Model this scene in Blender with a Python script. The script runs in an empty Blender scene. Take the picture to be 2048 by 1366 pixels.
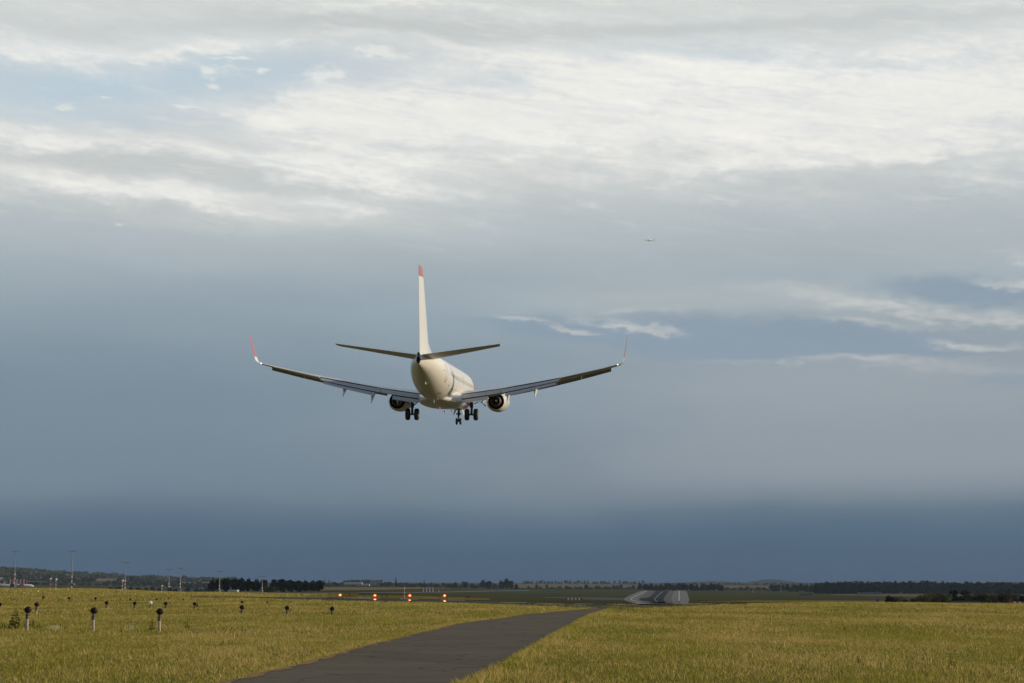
import bpy, bmesh, math, random
import numpy as np
from mathutils import Vector, Matrix

sc = bpy.context.scene
COL = sc.collection
R = math.radians
rng = np.random.default_rng(7)
random.seed(7)

# ------------------------------------------------------------------ camera
F = 3930.0                       # focal length in photograph pixels (2048 wide)
PITCH = math.atan((1165 - 683) / F)
CAMZ = 1.6
cam = bpy.data.cameras.new('camera')
cam.sensor_width = 36.0
cam.lens = F / 2048 * 36.0
cam.clip_start = 0.5
cam.clip_end = 40000
cam_ob = bpy.data.objects.new('camera', cam)
COL.objects.link(cam_ob)
cam_ob.location = (0, 0, CAMZ)
cam_ob.rotation_euler = (math.pi / 2 + PITCH, 0, 0)
sc.camera = cam_ob

sc.view_settings.view_transform = 'Standard'
sc.view_settings.look = 'None'
sc.view_settings.exposure = 0.0
sc.view_settings.gamma = 1.0
sc.view_settings.use_curve_mapping = False
sc.cycles.max_bounces = 6
sc.cycles.volume_bounces = 0
sc.cycles.transparent_max_bounces = 4
sc.cycles.caustics_reflective = False
sc.cycles.caustics_refractive = False

SUN_EL, SUN_AZ = 10.5, 84.0       # azimuth clockwise from +Y (the view direction)


def ray(px, py):
    a = (px - 1024) / F
    b = (683 - py) / F
    c, s = math.cos(PITCH), math.sin(PITCH)
    return a, c - b * s, s + b * c


def at(px, py, D):
    """point on the view ray of a photo pixel, D metres ahead"""
    x, y, z = ray(px, py)
    return Vector((x / y * D, D, CAMZ + z / y * D))


# ------------------------------------------------------------------ node helper
class NT:
    def __init__(self, tree):
        self.t = tree

    def new(self, kind, **kw):
        n = self.t.nodes.new(kind)
        for k, v in kw.items():
            setattr(n, k, v)
        return n

    def put(self, sock, v):
        if isinstance(v, EX):
            v = v.s
        if hasattr(v, 'is_output'):
            self.t.links.new(v, sock)
        else:
            if isinstance(v, (tuple, list)) and len(v) == 3 and sock.type == 'RGBA':
                v = (*v, 1)
            sock.default_value = v

    def math(self, op, *a, clamp=False):
        n = self.new('ShaderNodeMath', operation=op, use_clamp=clamp)
        for i, v in enumerate(a):
            self.put(n.inputs[i], v)
        return EX(self, n.outputs[0])

    def vec(self, x, y, z=0.0):
        n = self.new('ShaderNodeCombineXYZ')
        for i, v in enumerate((x, y, z)):
            self.put(n.inputs[i], v)
        return n.outputs[0]

    def noise(self, v, scale, detail=4, rough=0.5, dist=0.0, color=False):
        n = self.new('ShaderNodeTexNoise')
        if v is not None:
            self.put(n.inputs['Vector'], v)
        n.inputs['Scale'].default_value = scale
        n.inputs['Detail'].default_value = detail
        n.inputs['Roughness'].default_value = rough
        n.inputs['Distortion'].default_value = dist
        return EX(self, n.outputs['Color' if color else 'Fac'])

    def smooth(self, v, a, b):
        n = self.new('ShaderNodeMapRange', interpolation_type='SMOOTHSTEP')
        self.put(n.inputs[0], v)
        n.inputs[1].default_value = a
        n.inputs[2].default_value = b
        return EX(self, n.outputs[0])

    def mix(self, f, a, b):
        n = self.new('ShaderNodeMix', data_type='RGBA')
        self.put(n.inputs[0], f)
        self.put(n.inputs[6], a)
        self.put(n.inputs[7], b)
        return n.outputs[2]

    def ramp(self, v, stops):
        n = self.new('ShaderNodeValToRGB')
        self.put(n.inputs[0], v)
        e = n.color_ramp.elements
        while len(e) < len(stops):
            e.new(0.5)
        for el, (p, c) in zip(e, stops):
            el.position = p
            el.color = (*c, 1) if len(c) == 3 else c
        return n.outputs[0]


class EX:
    def __init__(self, nt, s):
        self.nt, self.s = nt, s

    def __add__(self, o): return self.nt.math('ADD', self, o)
    __radd__ = __add__
    def __mul__(self, o): return self.nt.math('MULTIPLY', self, o)
    __rmul__ = __mul__
    def __sub__(self, o): return self.nt.math('SUBTRACT', self, o)
    def __rsub__(self, o): return self.nt.math('SUBTRACT', o, self)
    def __truediv__(self, o): return self.nt.math('DIVIDE', self, o)
    def __rtruediv__(self, o): return self.nt.math('DIVIDE', o, self)


def lin(r, g, b):
    def f(c):
        c /= 255
        return c / 12.92 if c <= 0.04045 else ((c + 0.055) / 1.055) ** 2.4
    return (f(r), f(g), f(b))


# ------------------------------------------------------------------ world: Nishita sky behind layered evening cloud
W = bpy.data.worlds.new('World')
sc.world = W
W.use_nodes = True
nt = NT(W.node_tree)
W.node_tree.nodes.clear()
wout = nt.new('ShaderNodeOutputWorld')
wbg = nt.new('ShaderNodeBackground')
wbg.inputs[1].default_value = 0.1
W.node_tree.links.new(wbg.outputs[0], wout.inputs[0])
sky = nt.new('ShaderNodeTexSky', sky_type='NISHITA')
sky.sun_disc = False
sky.sun_elevation = R(SUN_EL)
sky.sun_rotation = R(SUN_AZ)
sky.air_density = 1.0
sky.dust_density = 1.5


def build_sky():
    tc = nt.new('ShaderNodeTexCoord').outputs['Generated']
    sp = nt.new('ShaderNodeSeparateXYZ')
    nt.put(sp.inputs[0], tc)
    x, y, z = (EX(nt, o) for o in sp.outputs)
    az = nt.math('ARCTAN2', x, y)
    el = nt.math('ARCSINE', z)
    U = az * 3.93                                    # kilo-pixels of the photograph, but by direction
    V = el * 3.93
    den = nt.math('MAXIMUM', z, 0.0) + 0.055
    P = nt.vec(x / den, y / den, 0.0)                # a flat cloud deck overhead
    na = nt.noise(P, 0.9, 6, 0.55)
    nb = nt.noise(P, 2.6, 7, 0.58, 0.3)
    nc = nt.noise(P, 7.5, 6, 0.6)
    UVv = nt.vec(U * 1.3, V * 4.0, 0.3)
    nw = nt.noise(UVv, 2.2, 6, 0.55)
    nw2 = nt.noise(nt.vec(U * 1.3, V * 4.0, 7.7), 2.0, 5, 0.55)
    nfine = nt.noise(nt.vec(U, V * 2.6, 3.1), 16.0, 5, 0.6)
    nmic = nt.noise(nt.vec(U + V * 0.6, V * 2.3, 5.5), 38.0, 5, 0.65)
    ncir = nt.noise(nt.vec(U * 0.9 + V * 1.6, V * 7.0 + U * 0.9, 9.1), 3.4, 8, 0.62, 0.6)
    Uw = U + (nw - 0.5) * 0.30 + (nfine - 0.5) * 0.05
    Vw = V + (nw2 - 0.5) * 0.10 + (nfine - 0.5) * 0.035

    def uv(px, py):
        a, b, c = ray(px, py)
        return math.atan2(a, b) * 3.93, math.atan2(c, math.hypot(a, b)) * 3.93

    def blob(px, py, rx, ry, ang=0.0, warp=True, soft=1.0):
        """soft elliptical patch of cloud, radii in photo pixels, ang in degrees (falling to the right)"""
        cu, cv = uv(px, py)
        u = (Uw if warp else U) - cu
        v = (Vw if warp else V) - cv
        ca, sa = math.cos(R(ang)), math.sin(R(ang))
        a = (u * ca - v * sa) / (rx / 1000)
        b = (u * sa + v * ca) / (ry / 1000)
        r2 = a * a + b * b
        return nt.math('EXPONENT', r2 * -soft)

    def total(items):
        s = None
        for w, *a in items:
            e = blob(*a) * w
            s = e if s is None else s + e
        return s

    # vertical run of the sky, dark rain band on the horizon to pale cloud above
    rows = [(1230, (72, 94, 116)), (1165, (73, 96, 117)), (1110, (76, 99, 119)), (1060, (86, 107, 127)), (1030, (97, 116, 132)),
            (1005, (109, 125, 138)), (980, (116, 130, 143)), (940, (122, 136, 148)), (880, (127, 141, 153)), (820, (131, 146, 158)), (740, (138, 154, 166)), (640, (150, 165, 174)),
            (540, (165, 176, 183)), (460, (178, 187, 191)), (370, (191, 198, 199)), (280, (212, 215, 214)),
            (180, (216, 219, 219)), (90, (212, 216, 215)), (0, (210, 213, 210)), (-150, (190, 198, 203)), (-420, (150, 164, 176))]
    lo, hi = uv(1024, 1230)[1], uv(1024, -420)[1]
    stops = [((uv(1024, r)[1] - lo) / (hi - lo), lin(*c)) for r, c in rows]
    Vb = V + (nw - 0.5) * 0.05 + (nw2 - 0.5) * 0.03 + nt.smooth(U, -0.4, 1.0) * nt.smooth(V, 0.30, 0.15) * -0.012 - nt.smooth(U, 0.2, -0.8) * nt.smooth(V, 0.04, 0.15) * nt.smooth(V, 0.75, 0.3) * 0.022
    base = nt.ramp((Vb - lo) / (hi - lo), stops)
    slate = nt.smooth(U + (nw - 0.5) * 0.6, 0.15, -0.75) * nt.smooth(V, 0.10, 0.22) * nt.smooth(V, 0.62, 0.34)
    base = nt.mix(slate * 0.62, base, lin(111, 130, 145))
    # warm grey veil on the right above the rain band, cooler left
    veil = nt.smooth(U + (nw - 0.5) * 0.5, -0.1, 0.6) * nt.smooth(V, 0.13, 0.24) * nt.smooth(V, 0.62, 0.36)
    base = nt.mix(veil * 0.68, base, lin(151, 159, 166))
    lens = total([(1.0, 1560, 678, 330, 36, 2), (0.8, 1960, 588, 230, 26, 6), (0.6, 1700, 712, 330, 16, 0),
                  (0.7, 1150, 668, 200, 22, 5), (0.4, 500, 600, 700, 60), (0.5, 2040, 770, 140, 16)])
    lift = total([(0.85, 1620, 600, 430, 34, 3), (0.75, 1750, 775, 460, 46, 2), (0.5, 1230, 610, 260, 30, 0), (0.5, 1950, 480, 200, 70)])
    base = nt.mix(nt.math('MINIMUM', lift * 0.60, 0.8), base, nt.mix(nt.smooth(V, 0.40, 0.56), lin(158, 166, 172), lin(180, 187, 189)))
    base = nt.mix(nt.smooth(lens + (ncir - 0.5) * 0.25, 0.16, 0.72) * 0.85, base, lin(137, 154, 170))
    cream = total([(0.75, 180, 372, 420, 44, 4), (0.65, 560, 400, 330, 46, 7), (0.6, 1000, 340, 420, 60, 2), (0.6, 1650, 290, 520, 60, -2), (0.5, 60, 290, 260, 40)])
    base = nt.mix(nt.math('MINIMUM', cream * 0.62, 0.8), base, lin(221, 220, 214))

    # open blue between the clouds
    blue = total([(1.25, 60, 165, 420, 52, 0), (0.8, 520, 140, 240, 40, 0), (0.55, 1420, 128, 300, 26, 4), (0.4, 1850, 140, 200, 30), (0.55, 1030, 165, 90, 26),
                  (0.5, 250, 240, 260, 18)])
    col = nt.mix(nt.math('MINIMUM', blue * 0.95, 1.0), base, lin(189, 205, 215))

    # sunlit cloud
    hi_bias = total([(0.52, 1300, 235, 640, 80, 2), (0.25, 850, 250, 420, 70), (0.55, 1750, 210, 460, 85), (0.40, 1250, 150, 420, 36), (0.30, 700, 240, 300, 50, 6), (0.30, 1900, 150, 260, 60), (0.40, 100, 102, 330, 15, -3), (0.36, 500, 90, 300, 16, -6),
                     (0.45, 140, 280, 240, 14, 6), (0.40, 420, 296, 230, 12, 4), (0.48, 760, 345, 180, 42, 10), (0.30, 950, 110, 280, 22, 6),
                     (0.32, 130, 375, 220, 20, 3), (0.42, 100, 290, 120, 16, 8), (0.45, 420, 405, 220, 20, 6), (0.34, 200, 370, 240, 22, 4), (0.34, 680, 400, 160, 18, 8), (0.34, 1650, 318, 420, 16, -3), (0.30, 2000, 330, 120, 24),
                     (0.38, 1880, 90, 300, 24), (0.25, 620, 15, 500, 10), (0.30, 1980, 10, 300, 9), (0.35, 860, 235, 260, 40)])
    hi_bias = hi_bias - blue * 0.36 - nt.smooth(V, 0.80, 0.62) * 0.30
    cl = nt.smooth((nb - 0.5) * 1.25 + (nc - 0.5) * 0.50 + (nfine - 0.5) * 0.34 + (nmic - 0.5) * 0.16 + (ncir - 0.5) * 0.50 + hi_bias, -0.10, 0.72)
    tex = nt.smooth(nfine * 0.30 + ncir * 0.55 + nmic * 0.16, 0.36, 0.66)
    cc = nt.mix(tex, lin(222, 225, 225), lin(243, 241, 234))
    col = nt.mix(cl * 0.92 * nt.smooth(V, 0.58, 0.72), col, cc)
    nbil = nt.noise(nt.vec(U * 1.1 + V * 0.3, V * 2.2, 1.9), 9.0, 8, 0.60, 0.35)
    flake = nt.smooth((nb - 0.5) * 0.9 + (nbil - 0.5) * 1.9 + (nmic - 0.5) * 0.5 + hi_bias, 0.34, 0.66) * nt.smooth(V, 0.62, 0.76)
    col = nt.mix(flake * 0.34, col, lin(245, 243, 236))
    shade = nt.smooth((nbil - 0.5) * 1.6 + (nc - 0.5) * 0.8 - hi_bias * 0.35, 0.02, 0.40) * nt.smooth(V, 0.66, 0.82)
    col = nt.mix(shade * 0.30, col, lin(196, 204, 209))
    puffs = total([(1, 425, 142, 42, 12, 3), (1, 440, 172, 32, 8), (0.9, 232, 192, 36, 7), (1, 126, 211, 26, 7, -8), (0.9, 470, 121, 48, 6),
                   (0.9, 730, 122, 46, 13), (1, 640, 160, 42, 12), (0.8, 380, 212, 40, 9, 5), (0.8, 470, 226, 40, 10), (0.7, 214, 444, 26, 6), (0.6, 533, 147, 13, 5),
                   (0.8, 1800, 110, 60, 12), (0.8, 1705, 143, 36, 12), (0.7, 2016, 217, 22, 10), (0.7, 600, 195, 80, 12, 3), (0.6, 880, 135, 60, 12, 6)])
    pf = nt.smooth(puffs * 1.3 + (nbil - 0.5) * 2.4 + (nmic - 0.5) * 1.8, 0.20, 1.30) * nt.smooth(puffs, 0.04, 0.40)
    col = nt.mix(pf * 0.72, col, lin(236, 236, 231))

    # shaded grey bellies
    grey = total([(0.75, 330, 52, 420, 22, -2), (0.70, 800, 62, 360, 18, 4), (0.55, 1180, 60, 300, 22, 0), (0.70, 1520, 45, 360, 20, 0), (0.65, 1900, 45, 240, 22),
                  (0.95, 230, 325, 300, 24, 3), (0.75, 540, 360, 250, 20, 5), (0.5, 330, 440, 330, 16, 3), (0.70, 1600, 362, 330, 24, -3), (0.50, 1180, 345, 150, 14, 2), (0.85, 2040, 335, 40, 22),
                  (0.5, 1880, 315, 240, 10, -2), (0.45, 820, 300, 160, 10, 4), (0.5, 950, 345, 160, 12, 8), (0.35, 600, 445, 420, 22, 3)])
    gr = nt.smooth(grey * 1.0 + (nb - 0.5) * 0.8 + (nw - 0.5) * 0.3 + (nc - 0.5) * 0.25, 0.12, 1.0)
    col = nt.mix(gr * 0.70, col, lin(193, 198, 198))

    # thin lit streaks lower down
    strk = total([(0.9, 1090, 648, 80, 6, 9), (0.75, 1170, 664, 60, 6, 12), (0.9, 1255, 655, 70, 8, 10), (0.7, 1310, 668, 50, 8, 5), (0.5, 1300, 628, 130, 9, -2),
                  (1.0, 1810, 612, 90, 12, 8), (1.0, 1900, 628, 110, 10, 6), (0.9, 2000, 640, 90, 10, -3), (0.7, 1740, 650, 120, 10, 4), (0.6, 1640, 595, 220, 20, 10),
                  (0.85, 1890, 688, 70, 9, 8), (0.6, 1980, 692, 110, 12), (0.9, 2030, 575, 50, 9, 8), (0.8, 2040, 515, 40, 26), (0.45, 1600, 727, 300, 7, 2), (0.45, 1900, 745, 260, 14, 5),
                  (0.4, 1450, 400, 60, 8), (0.4, 1700, 372, 120, 8, 4), (0.35, 1940, 420, 40, 6), (0.4, 700, 446, 40, 12), (0.35, 1480, 450, 140, 5, 8)])
    sk = nt.smooth(strk, 0.02, 1.0) * nt.smooth(nfine * 0.5 + nmic * 0.3 + ncir * 0.4, 0.42, 0.74) * 0.85
    warm = nt.mix(nt.smooth(V, 0.45, 0.85), lin(192, 194, 193), lin(228, 226, 218))
    col = nt.mix(nt.math('MINIMUM', sk, 0.9), col, warm)
    # slow mottling of the whole cloud sheet
    mot = ((na - 0.5) * 0.20 + (ncir - 0.5) * 0.12 + (nmic - 0.5) * 0.05) * nt.smooth(V, 0.22, 0.62) + 1.0
    hs = nt.new('ShaderNodeMix', data_type='RGBA', blend_type='MULTIPLY')
    hs.inputs[0].default_value = 1.0
    nt.put(hs.inputs[6], col)
    nt.put(hs.inputs[7], nt.vec(mot, mot, mot))
    col = hs.outputs[2]
    # fine broken streaks through the upper deck
    nst = nt.noise(nt.vec(U * 1.0 + V * 1.2, V * 5.0 + U * 0.5, 4.4), 9.0, 7, 0.65, 0.5)
    up = nt.smooth(V, 0.60, 0.82)
    col = nt.mix(nt.smooth(nst, 0.55, 0.72) * up * 0.30, col, lin(240, 238, 231))
    col = nt.mix(nt.smooth(nst, 0.46, 0.30) * up * 0.28, col, lin(190, 200, 207))
    # what the low air adds and takes away is undone here, so the haze itself brings it back
    n_l = nt.math('MINIMUM', 1128.0 / nt.math('MAXIMUM', z, 0.001), 13600.0)
    T = nt.math('EXPONENT', n_l * -HAZE_D)
    sv = nt.new('ShaderNodeSeparateXYZ')
    nt.put(sv.inputs[0], col)
    ch = [nt.math('MAXIMUM', (EX(nt, o) - (1.0 - T) * k) / T, 0.004) for o, k in zip(sv.outputs, HAZE_S)]
    col = nt.vec(*ch)
    # above the frame and behind the camera the deck breaks up and the clear sky shows
    gap = nt.smooth(el, 0.38, 0.9) * nt.smooth(nb, 0.62, 0.42)
    sc10 = nt.new('ShaderNodeMix', data_type='RGBA', blend_type='MULTIPLY')
    sc10.inputs[0].default_value = 1.0
    nt.put(sc10.inputs[6], col)
    sc10.inputs[7].default_value = (SKYK[0], SKYK[1], SKYK[2], 1)
    col = nt.mix(gap * 0.85 + 0.03, sc10.outputs[2], sky.outputs[0])
    nt.put(wbg.inputs[0], col)


SKYK = (10.0, 10.0, 10.0)
HAZE_D = 3.0e-5
HAZE_S = (0.22, 0.27, 0.33)
build_sky()

# ------------------------------------------------------------------ sun
sun = bpy.data.lights.new('sun', 'SUN')
sun.energy = 4.3
sun.angle = R(0.53)
sun.color = (1.0, 0.84, 0.62)
sun_ob = bpy.data.objects.new('sun', sun)
COL.objects.link(sun_ob)
sdir = Vector((math.sin(R(SUN_AZ)) * math.cos(R(SUN_EL)), math.cos(R(SUN_AZ)) * math.cos(R(SUN_EL)), math.sin(R(SUN_EL))))
sun_ob.rotation_euler = sdir.to_track_quat('Z', 'Y').to_euler()
sun_ob.location = (60, 40, 60)


# ------------------------------------------------------------------ materials
def mat(name, color, rough=0.6, metal=0.0, coat=0.0, var=0.0, scale=3.0, emit=None, estr=0.0, spec=0.5, bump=0.0):
    m = bpy.data.materials.new(name)
    m.use_nodes = True
    n = NT(m.node_tree)
    b = m.node_tree.nodes['Principled BSDF']
    b.inputs['Base Color'].default_value = (*color, 1)
    b.inputs['Roughness'].default_value = rough
    b.inputs['Metallic'].default_value = metal
    b.inputs['Coat Weight'].default_value = coat
    b.inputs['Coat Roughness'].default_value = 0.08
    b.inputs['Specular IOR Level'].default_value = spec
    if var or bump:
        tc = n.new('ShaderNodeTexCoord').outputs['Object']
        f = n.noise(tc, scale, 5, 0.6)
        if var:
            c = n.mix(n.smooth(f, 0.3, 0.7), tuple(max(0, v * (1 - var)) for v in color), tuple(min(1, v * (1 + var)) for v in color))
            n.put(b.inputs['Base Color'], c)
        if bump:
            bp = n.new('ShaderNodeBump')
            bp.inputs['Strength'].default_value = bump
            n.put(bp.inputs['Height'], f)
            n.put(b.inputs['Normal'], bp.outputs[0])
    if emit:
        b.inputs['Emission Color'].default_value = (*emit, 1)
        b.inputs['Emission Strength'].default_value = estr
    return m


def foliage_mat(name, dark, light, scale, transl=0.25):
    m = bpy.data.materials.new(name)
    m.use_nodes = True
    t = m.node_tree
    n = NT(t)
    t.nodes.clear()
    out = n.new('ShaderNodeOutputMaterial')
    geo = n.new('ShaderNodeNewGeometry')
    f = n.noise(geo.outputs['Position'], scale, 3, 0.6)
    c = n.mix(n.smooth(f, 0.35, 0.65), dark, light)
    d = n.new('ShaderNodeBsdfDiffuse')
    tr = n.new('ShaderNodeBsdfTranslucent')
    n.put(d.inputs[0], c)
    n.put(tr.inputs[0], c)
    mx = n.new('ShaderNodeMixShader')
    mx.inputs[0].default_value = transl
    t.links.new(d.outputs[0], mx.inputs[1])
    t.links.new(tr.outputs[0], mx.inputs[2])
    t.links.new(mx.outputs[0], out.inputs[0])
    return m


# ------------------------------------------------------------------ mesh helpers
class MB:
    """collects shapes, then links them as one mesh object"""
    def __init__(self):
        self.v, self.f, self.m = [], [], []

    def add(self, v, f, mi=0):
        o = len(self.v)
        self.v += [tuple(p) for p in v]
        self.f += [tuple(i + o for i in q) for q in f]
        self.m += [mi] * len(f)
        return self

    def box(self, c, s, mi=0, rot=None):
        v = [Vector((sx * s[0] / 2, sy * s[1] / 2, sz * s[2] / 2)) for sx in (-1, 1) for sy in (-1, 1) for sz in (-1, 1)]
        if rot is not None:
            v = [rot @ p for p in v]
        v = [p + Vector(c) for p in v]
        return self.add(v, [(0, 1, 3, 2), (4, 6, 7, 5), (0, 4, 5, 1), (2, 3, 7, 6), (0, 2, 6, 4), (1, 5, 7, 3)], mi)

    def loft(self, rings, mi=0, closed=True, caps=(True, True)):
        n = len(rings[0])
        v = [p for r in rings for p in r]
        f = []
        for k in range(len(rings) - 1):
            for i in range(n if closed else n - 1):
                j = (i + 1) % n
                f.append((k * n + i, k * n + j, (k + 1) * n + j, (k + 1) * n + i))
        if caps[0]:
            f.append(tuple(reversed(range(n))))
        if caps[1]:
            f.append(tuple((len(rings) - 1) * n + i for i in range(n)))
        return self.add(v, f, mi)

    def tube(self, a, b, r0, r1=None, n=12, mi=0, caps=(True, True)):
        a, b = Vector(a), Vector(b)
        r1 = r0 if r1 is None else r1
        d = (b - a).normalized()
        u = d.orthogonal().normalized()
        w = d.cross(u)
        rg = [[p + (u * math.cos(2 * math.pi * i / n) + w * math.sin(2 * math.pi * i / n)) * r for i in range(n)] for p, r in ((a, r0), (b, r1))]
        return self.loft(rg, mi, True, caps)

    def lathe(self, prof, o, axis='y', n=28, mi=0, caps=(False, False)):
        """prof: (along, radius) pairs"""
        rg = []
        for t, r in prof:
            ring = []
            for i in range(n):
                c, s = math.cos(2 * math.pi * i / n) * r, math.sin(2 * math.pi * i / n) * r
                p = {'y': (c, t, s), 'x': (t, c, s), 'z': (c, s, t)}[axis]
                ring.append(Vector(p) + Vector(o))
            rg.append(ring)
        return self.loft(rg, mi, True, caps)

    def sphere(self, c, r, n=14, m=9, mi=0):
        sx, sy, sz = (r, r, r) if not isinstance(r, (tuple, list)) else r
        rg = []
        for k in range(m + 1):
            a = math.pi * (0.02 + 0.96 * k / m)
            rg.append([Vector(c) + Vector((math.sin(a) * math.cos(2 * math.pi * i / n) * sx, math.sin(a) * math.sin(2 * math.pi * i / n) * sy, -math.cos(a) * sz)) for i in range(n)])
        return self.loft(rg, mi)

    def build(self, name, mats, parent=None, smooth=True, angle=40):
        me = bpy.data.meshes.new(name)
        me.from_pydata([tuple(p) for p in self.v], [], self.f)
        for m in (mats if isinstance(mats, (list, tuple)) else [mats]):
            me.materials.append(m)
        me.polygons.foreach_set('material_index', self.m)
        me.validate()
        bm = bmesh.new()
        bm.from_mesh(me)
        bmesh.ops.recalc_face_normals(bm, faces=bm.faces)
        if smooth:
            for e in bm.edges:
                e.smooth = len(e.link_faces) == 2 and e.calc_face_angle(0) < R(angle)
            for fc in bm.faces:
                fc.smooth = True
        bm.to_mesh(me)
        bm.free()
        o = bpy.data.objects.new(name, me)
        COL.objects.link(o)
        if parent:
            o.parent = parent
        return o


def tag(o, label, cat, group=None, kind=None):
    if label:
        o['label'] = label
        o['category'] = cat
    if group:
        o['group'] = group
    if kind:
        o['kind'] = kind
    return o


def thing(name, label, cat, loc=(0, 0, 0), rz=0.0, group=None):
    o = bpy.data.objects.new(name, None)
    COL.objects.link(o)
    o.location = loc
    o.rotation_euler = (0, 0, rz)
    o.empty_display_size = 0.2
    return tag(o, label, cat, group)


def copy_tree(root, only=None):
    def rec(o, par):
        c = o.copy()
        COL.objects.link(c)
        c.parent = par
        for ch in list(o.children):
            if par is None and only and ch.name.split('.')[0] not in only:
                continue
            rec(ch, c)
        return c
    return rec(root, None)


# ------------------------------------------------------------------ terrain: heights read along view directions of the place
TD = np.array([25, 65, 100, 150, 200, 260, 330, 450, 700, 1000, 1500, 2000, 2600, 3500, 4500, 5500, 7000, 12000.])
N_ = None
TROWS = {
    -800: [N_] * 8 + [1174, 1173, 1173, 1173, 1172, 1164, 1150, 1141, 1146, 1162],
    0: [N_] * 8 + [1175, 1175, 1175, 1175, 1174.5, 1167, 1153, 1144, 1150, 1163],
    150: [N_] * 8 + [1176, 1176.5, 1177, 1177, 1177, 1170, 1161, 1153, 1156, 1163],
    400: [N_] * 5 + [1189, 1186.5, 1185, 1185, 1185, 1186, 1186, 1185, 1176, 1169, 1165, 1165, 1165],
    700: [N_] * 4 + [1203, 1198.5, 1195, 1190, 1186.5, 1183.5, 1182, 1179, 1175.5, 1171, 1168, 1166, 1166, 1165],
    1100: [N_] * 3 + [1211.5, 1212.5, 1213, 1212.5, 1210, 1204, 1199, 1193, 1188, 1181.5, 1178, 1171, 1167.5, 1167, 1166],
    1400: [N_] * 3 + [1209, 1210, 1211, 1211, 1209.5, 1204, 1200, 1196, 1191, 1182, 1179, 1173, 1168.5, 1167, 1166],
    1700: [N_] * 3 + [1207, 1206.5, 1207, 1208, 1208, 1206, 1202, 1196, 1191, 1187, 1181, 1174, 1170, 1167, 1166],
    2048: [N_] * 3 + [1208.5, 1209, 1210, 1211, 1211, 1209, 1205, 1199, 1193, 1188, 1182, 1175, 1170, 1167, 1166],
    2900: [N_] * 3 + [1208, 1208, 1208, 1208, 1208, 1207, 1204, 1199, 1193, 1188, 1182, 1175, 1170, 1167, 1166],
}
KX = 1.0075
TC = np.array(sorted(TROWS))
TZ = []
for c_ in TC:
    zz = []
    for D_, r_ in zip(TD, TROWS[int(c_)]):
        zz.append(0.0 if r_ is None else at(1024, r_, D_).z)
    TZ.append(zz)
TZ = np.array(TZ)
LTD = np.log(TD)


def terrain(x, y):
    x = np.asarray(x, float)
    y = np.asarray(y, float)
    D = np.maximum(y, 25.0)
    c = np.clip(1024 + x / D * F * KX, TC[0], TC[-1])
    ci = np.clip(np.searchsorted(TC, c) - 1, 0, len(TC) - 2)
    ct = (c - TC[ci]) / (TC[ci + 1] - TC[ci])
    ct = ct * ct * (3 - 2 * ct)
    l = np.clip(np.log(D), LTD[0], LTD[-1])
    di = np.clip(np.searchsorted(LTD, l) - 1, 0, len(TD) - 2)
    dt = (D.clip(TD[0], TD[-1]) - TD[di]) / (TD[di + 1] - TD[di])
    a = TZ[ci, di] * (1 - dt) + TZ[ci, di + 1] * dt
    b = TZ[ci + 1, di] * (1 - dt) + TZ[ci + 1, di + 1] * dt
    und = 0.03 * np.sin(x * 0.31 + np.sin(y * 0.13)) * np.sin(y * 0.21 + 1.3) * np.clip((D - 45) / 40, 0, 1)
    return a * (1 - ct) + b * ct + und


def tz(x, y):
    return float(terrain(x, y))


def hit(px, py, Dmin=25.0, Dmax=11000.0):
    """where the view ray of a photo pixel first meets the terrain"""
    rx, ry, rz = ray(px, py)
    D = np.exp(np.linspace(math.log(Dmin), math.log(Dmax), 1500))
    h = CAMZ + rz / ry * D - terrain(rx / ry * D, D)
    i = np.argmax(h <= 0) if (h <= 0).any() else len(D) - 1
    d = D[i]
    return Vector((rx / ry * d, d, tz(rx / ry * d, d)))


def ground_sheet():
    cs = np.unique(np.concatenate([np.linspace(-400, 2450, 150), -400 - np.geomspace(40, 20000, 26), 2450 + np.geomspace(40, 20000, 26)]))
    Ds = np.concatenate([np.array([-2500.0, 8.0]), np.geomspace(25, 13400, 260)])
    V = []
    for D in Ds:
        xs = (cs - 1024) / F / KX * (max(D, 8.0) if D > 0 else 6000)
        if D < 0:
            V.append(np.stack([xs, np.full_like(xs, D), np.zeros_like(xs)], 1))
        else:
            V.append(np.stack([xs, np.full_like(xs, D), terrain(xs, np.full_like(xs, D))], 1))
    n = len(cs)
    V = np.concatenate(V)
    i, j = np.meshgrid(np.arange(len(Ds) - 1), np.arange(n - 1), indexing='ij')
    a = (i * n + j).ravel()
    return np_mesh('ground', V, np.stack([a, a + 1, a + n + 1, a + n], 1))


def np_mesh(name, V, Q, mats=None, attr=None):
    me = bpy.data.meshes.new(name)
    k = Q.shape[1]
    me.vertices.add(len(V))
    me.vertices.foreach_set('co', np.ascontiguousarray(V, dtype=np.float32).ravel())
    me.loops.add(Q.size)
    me.loops.foreach_set('vertex_index', np.ascontiguousarray(Q, dtype=np.int32).ravel())
    me.polygons.add(len(Q))
    me.polygons.foreach_set('loop_start', np.arange(len(Q), dtype=np.int32) * k)
    me.update(calc_edges=True)
    if attr is not None:
        at_ = me.attributes.new('rnd', 'FLOAT', 'FACE')
        at_.data.foreach_set('value', np.ascontiguousarray(attr, dtype=np.float32))
    for m in (mats or []):
        me.materials.append(m)
    o = bpy.data.objects.new(name, me)
    COL.objects.link(o)
    return o


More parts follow.
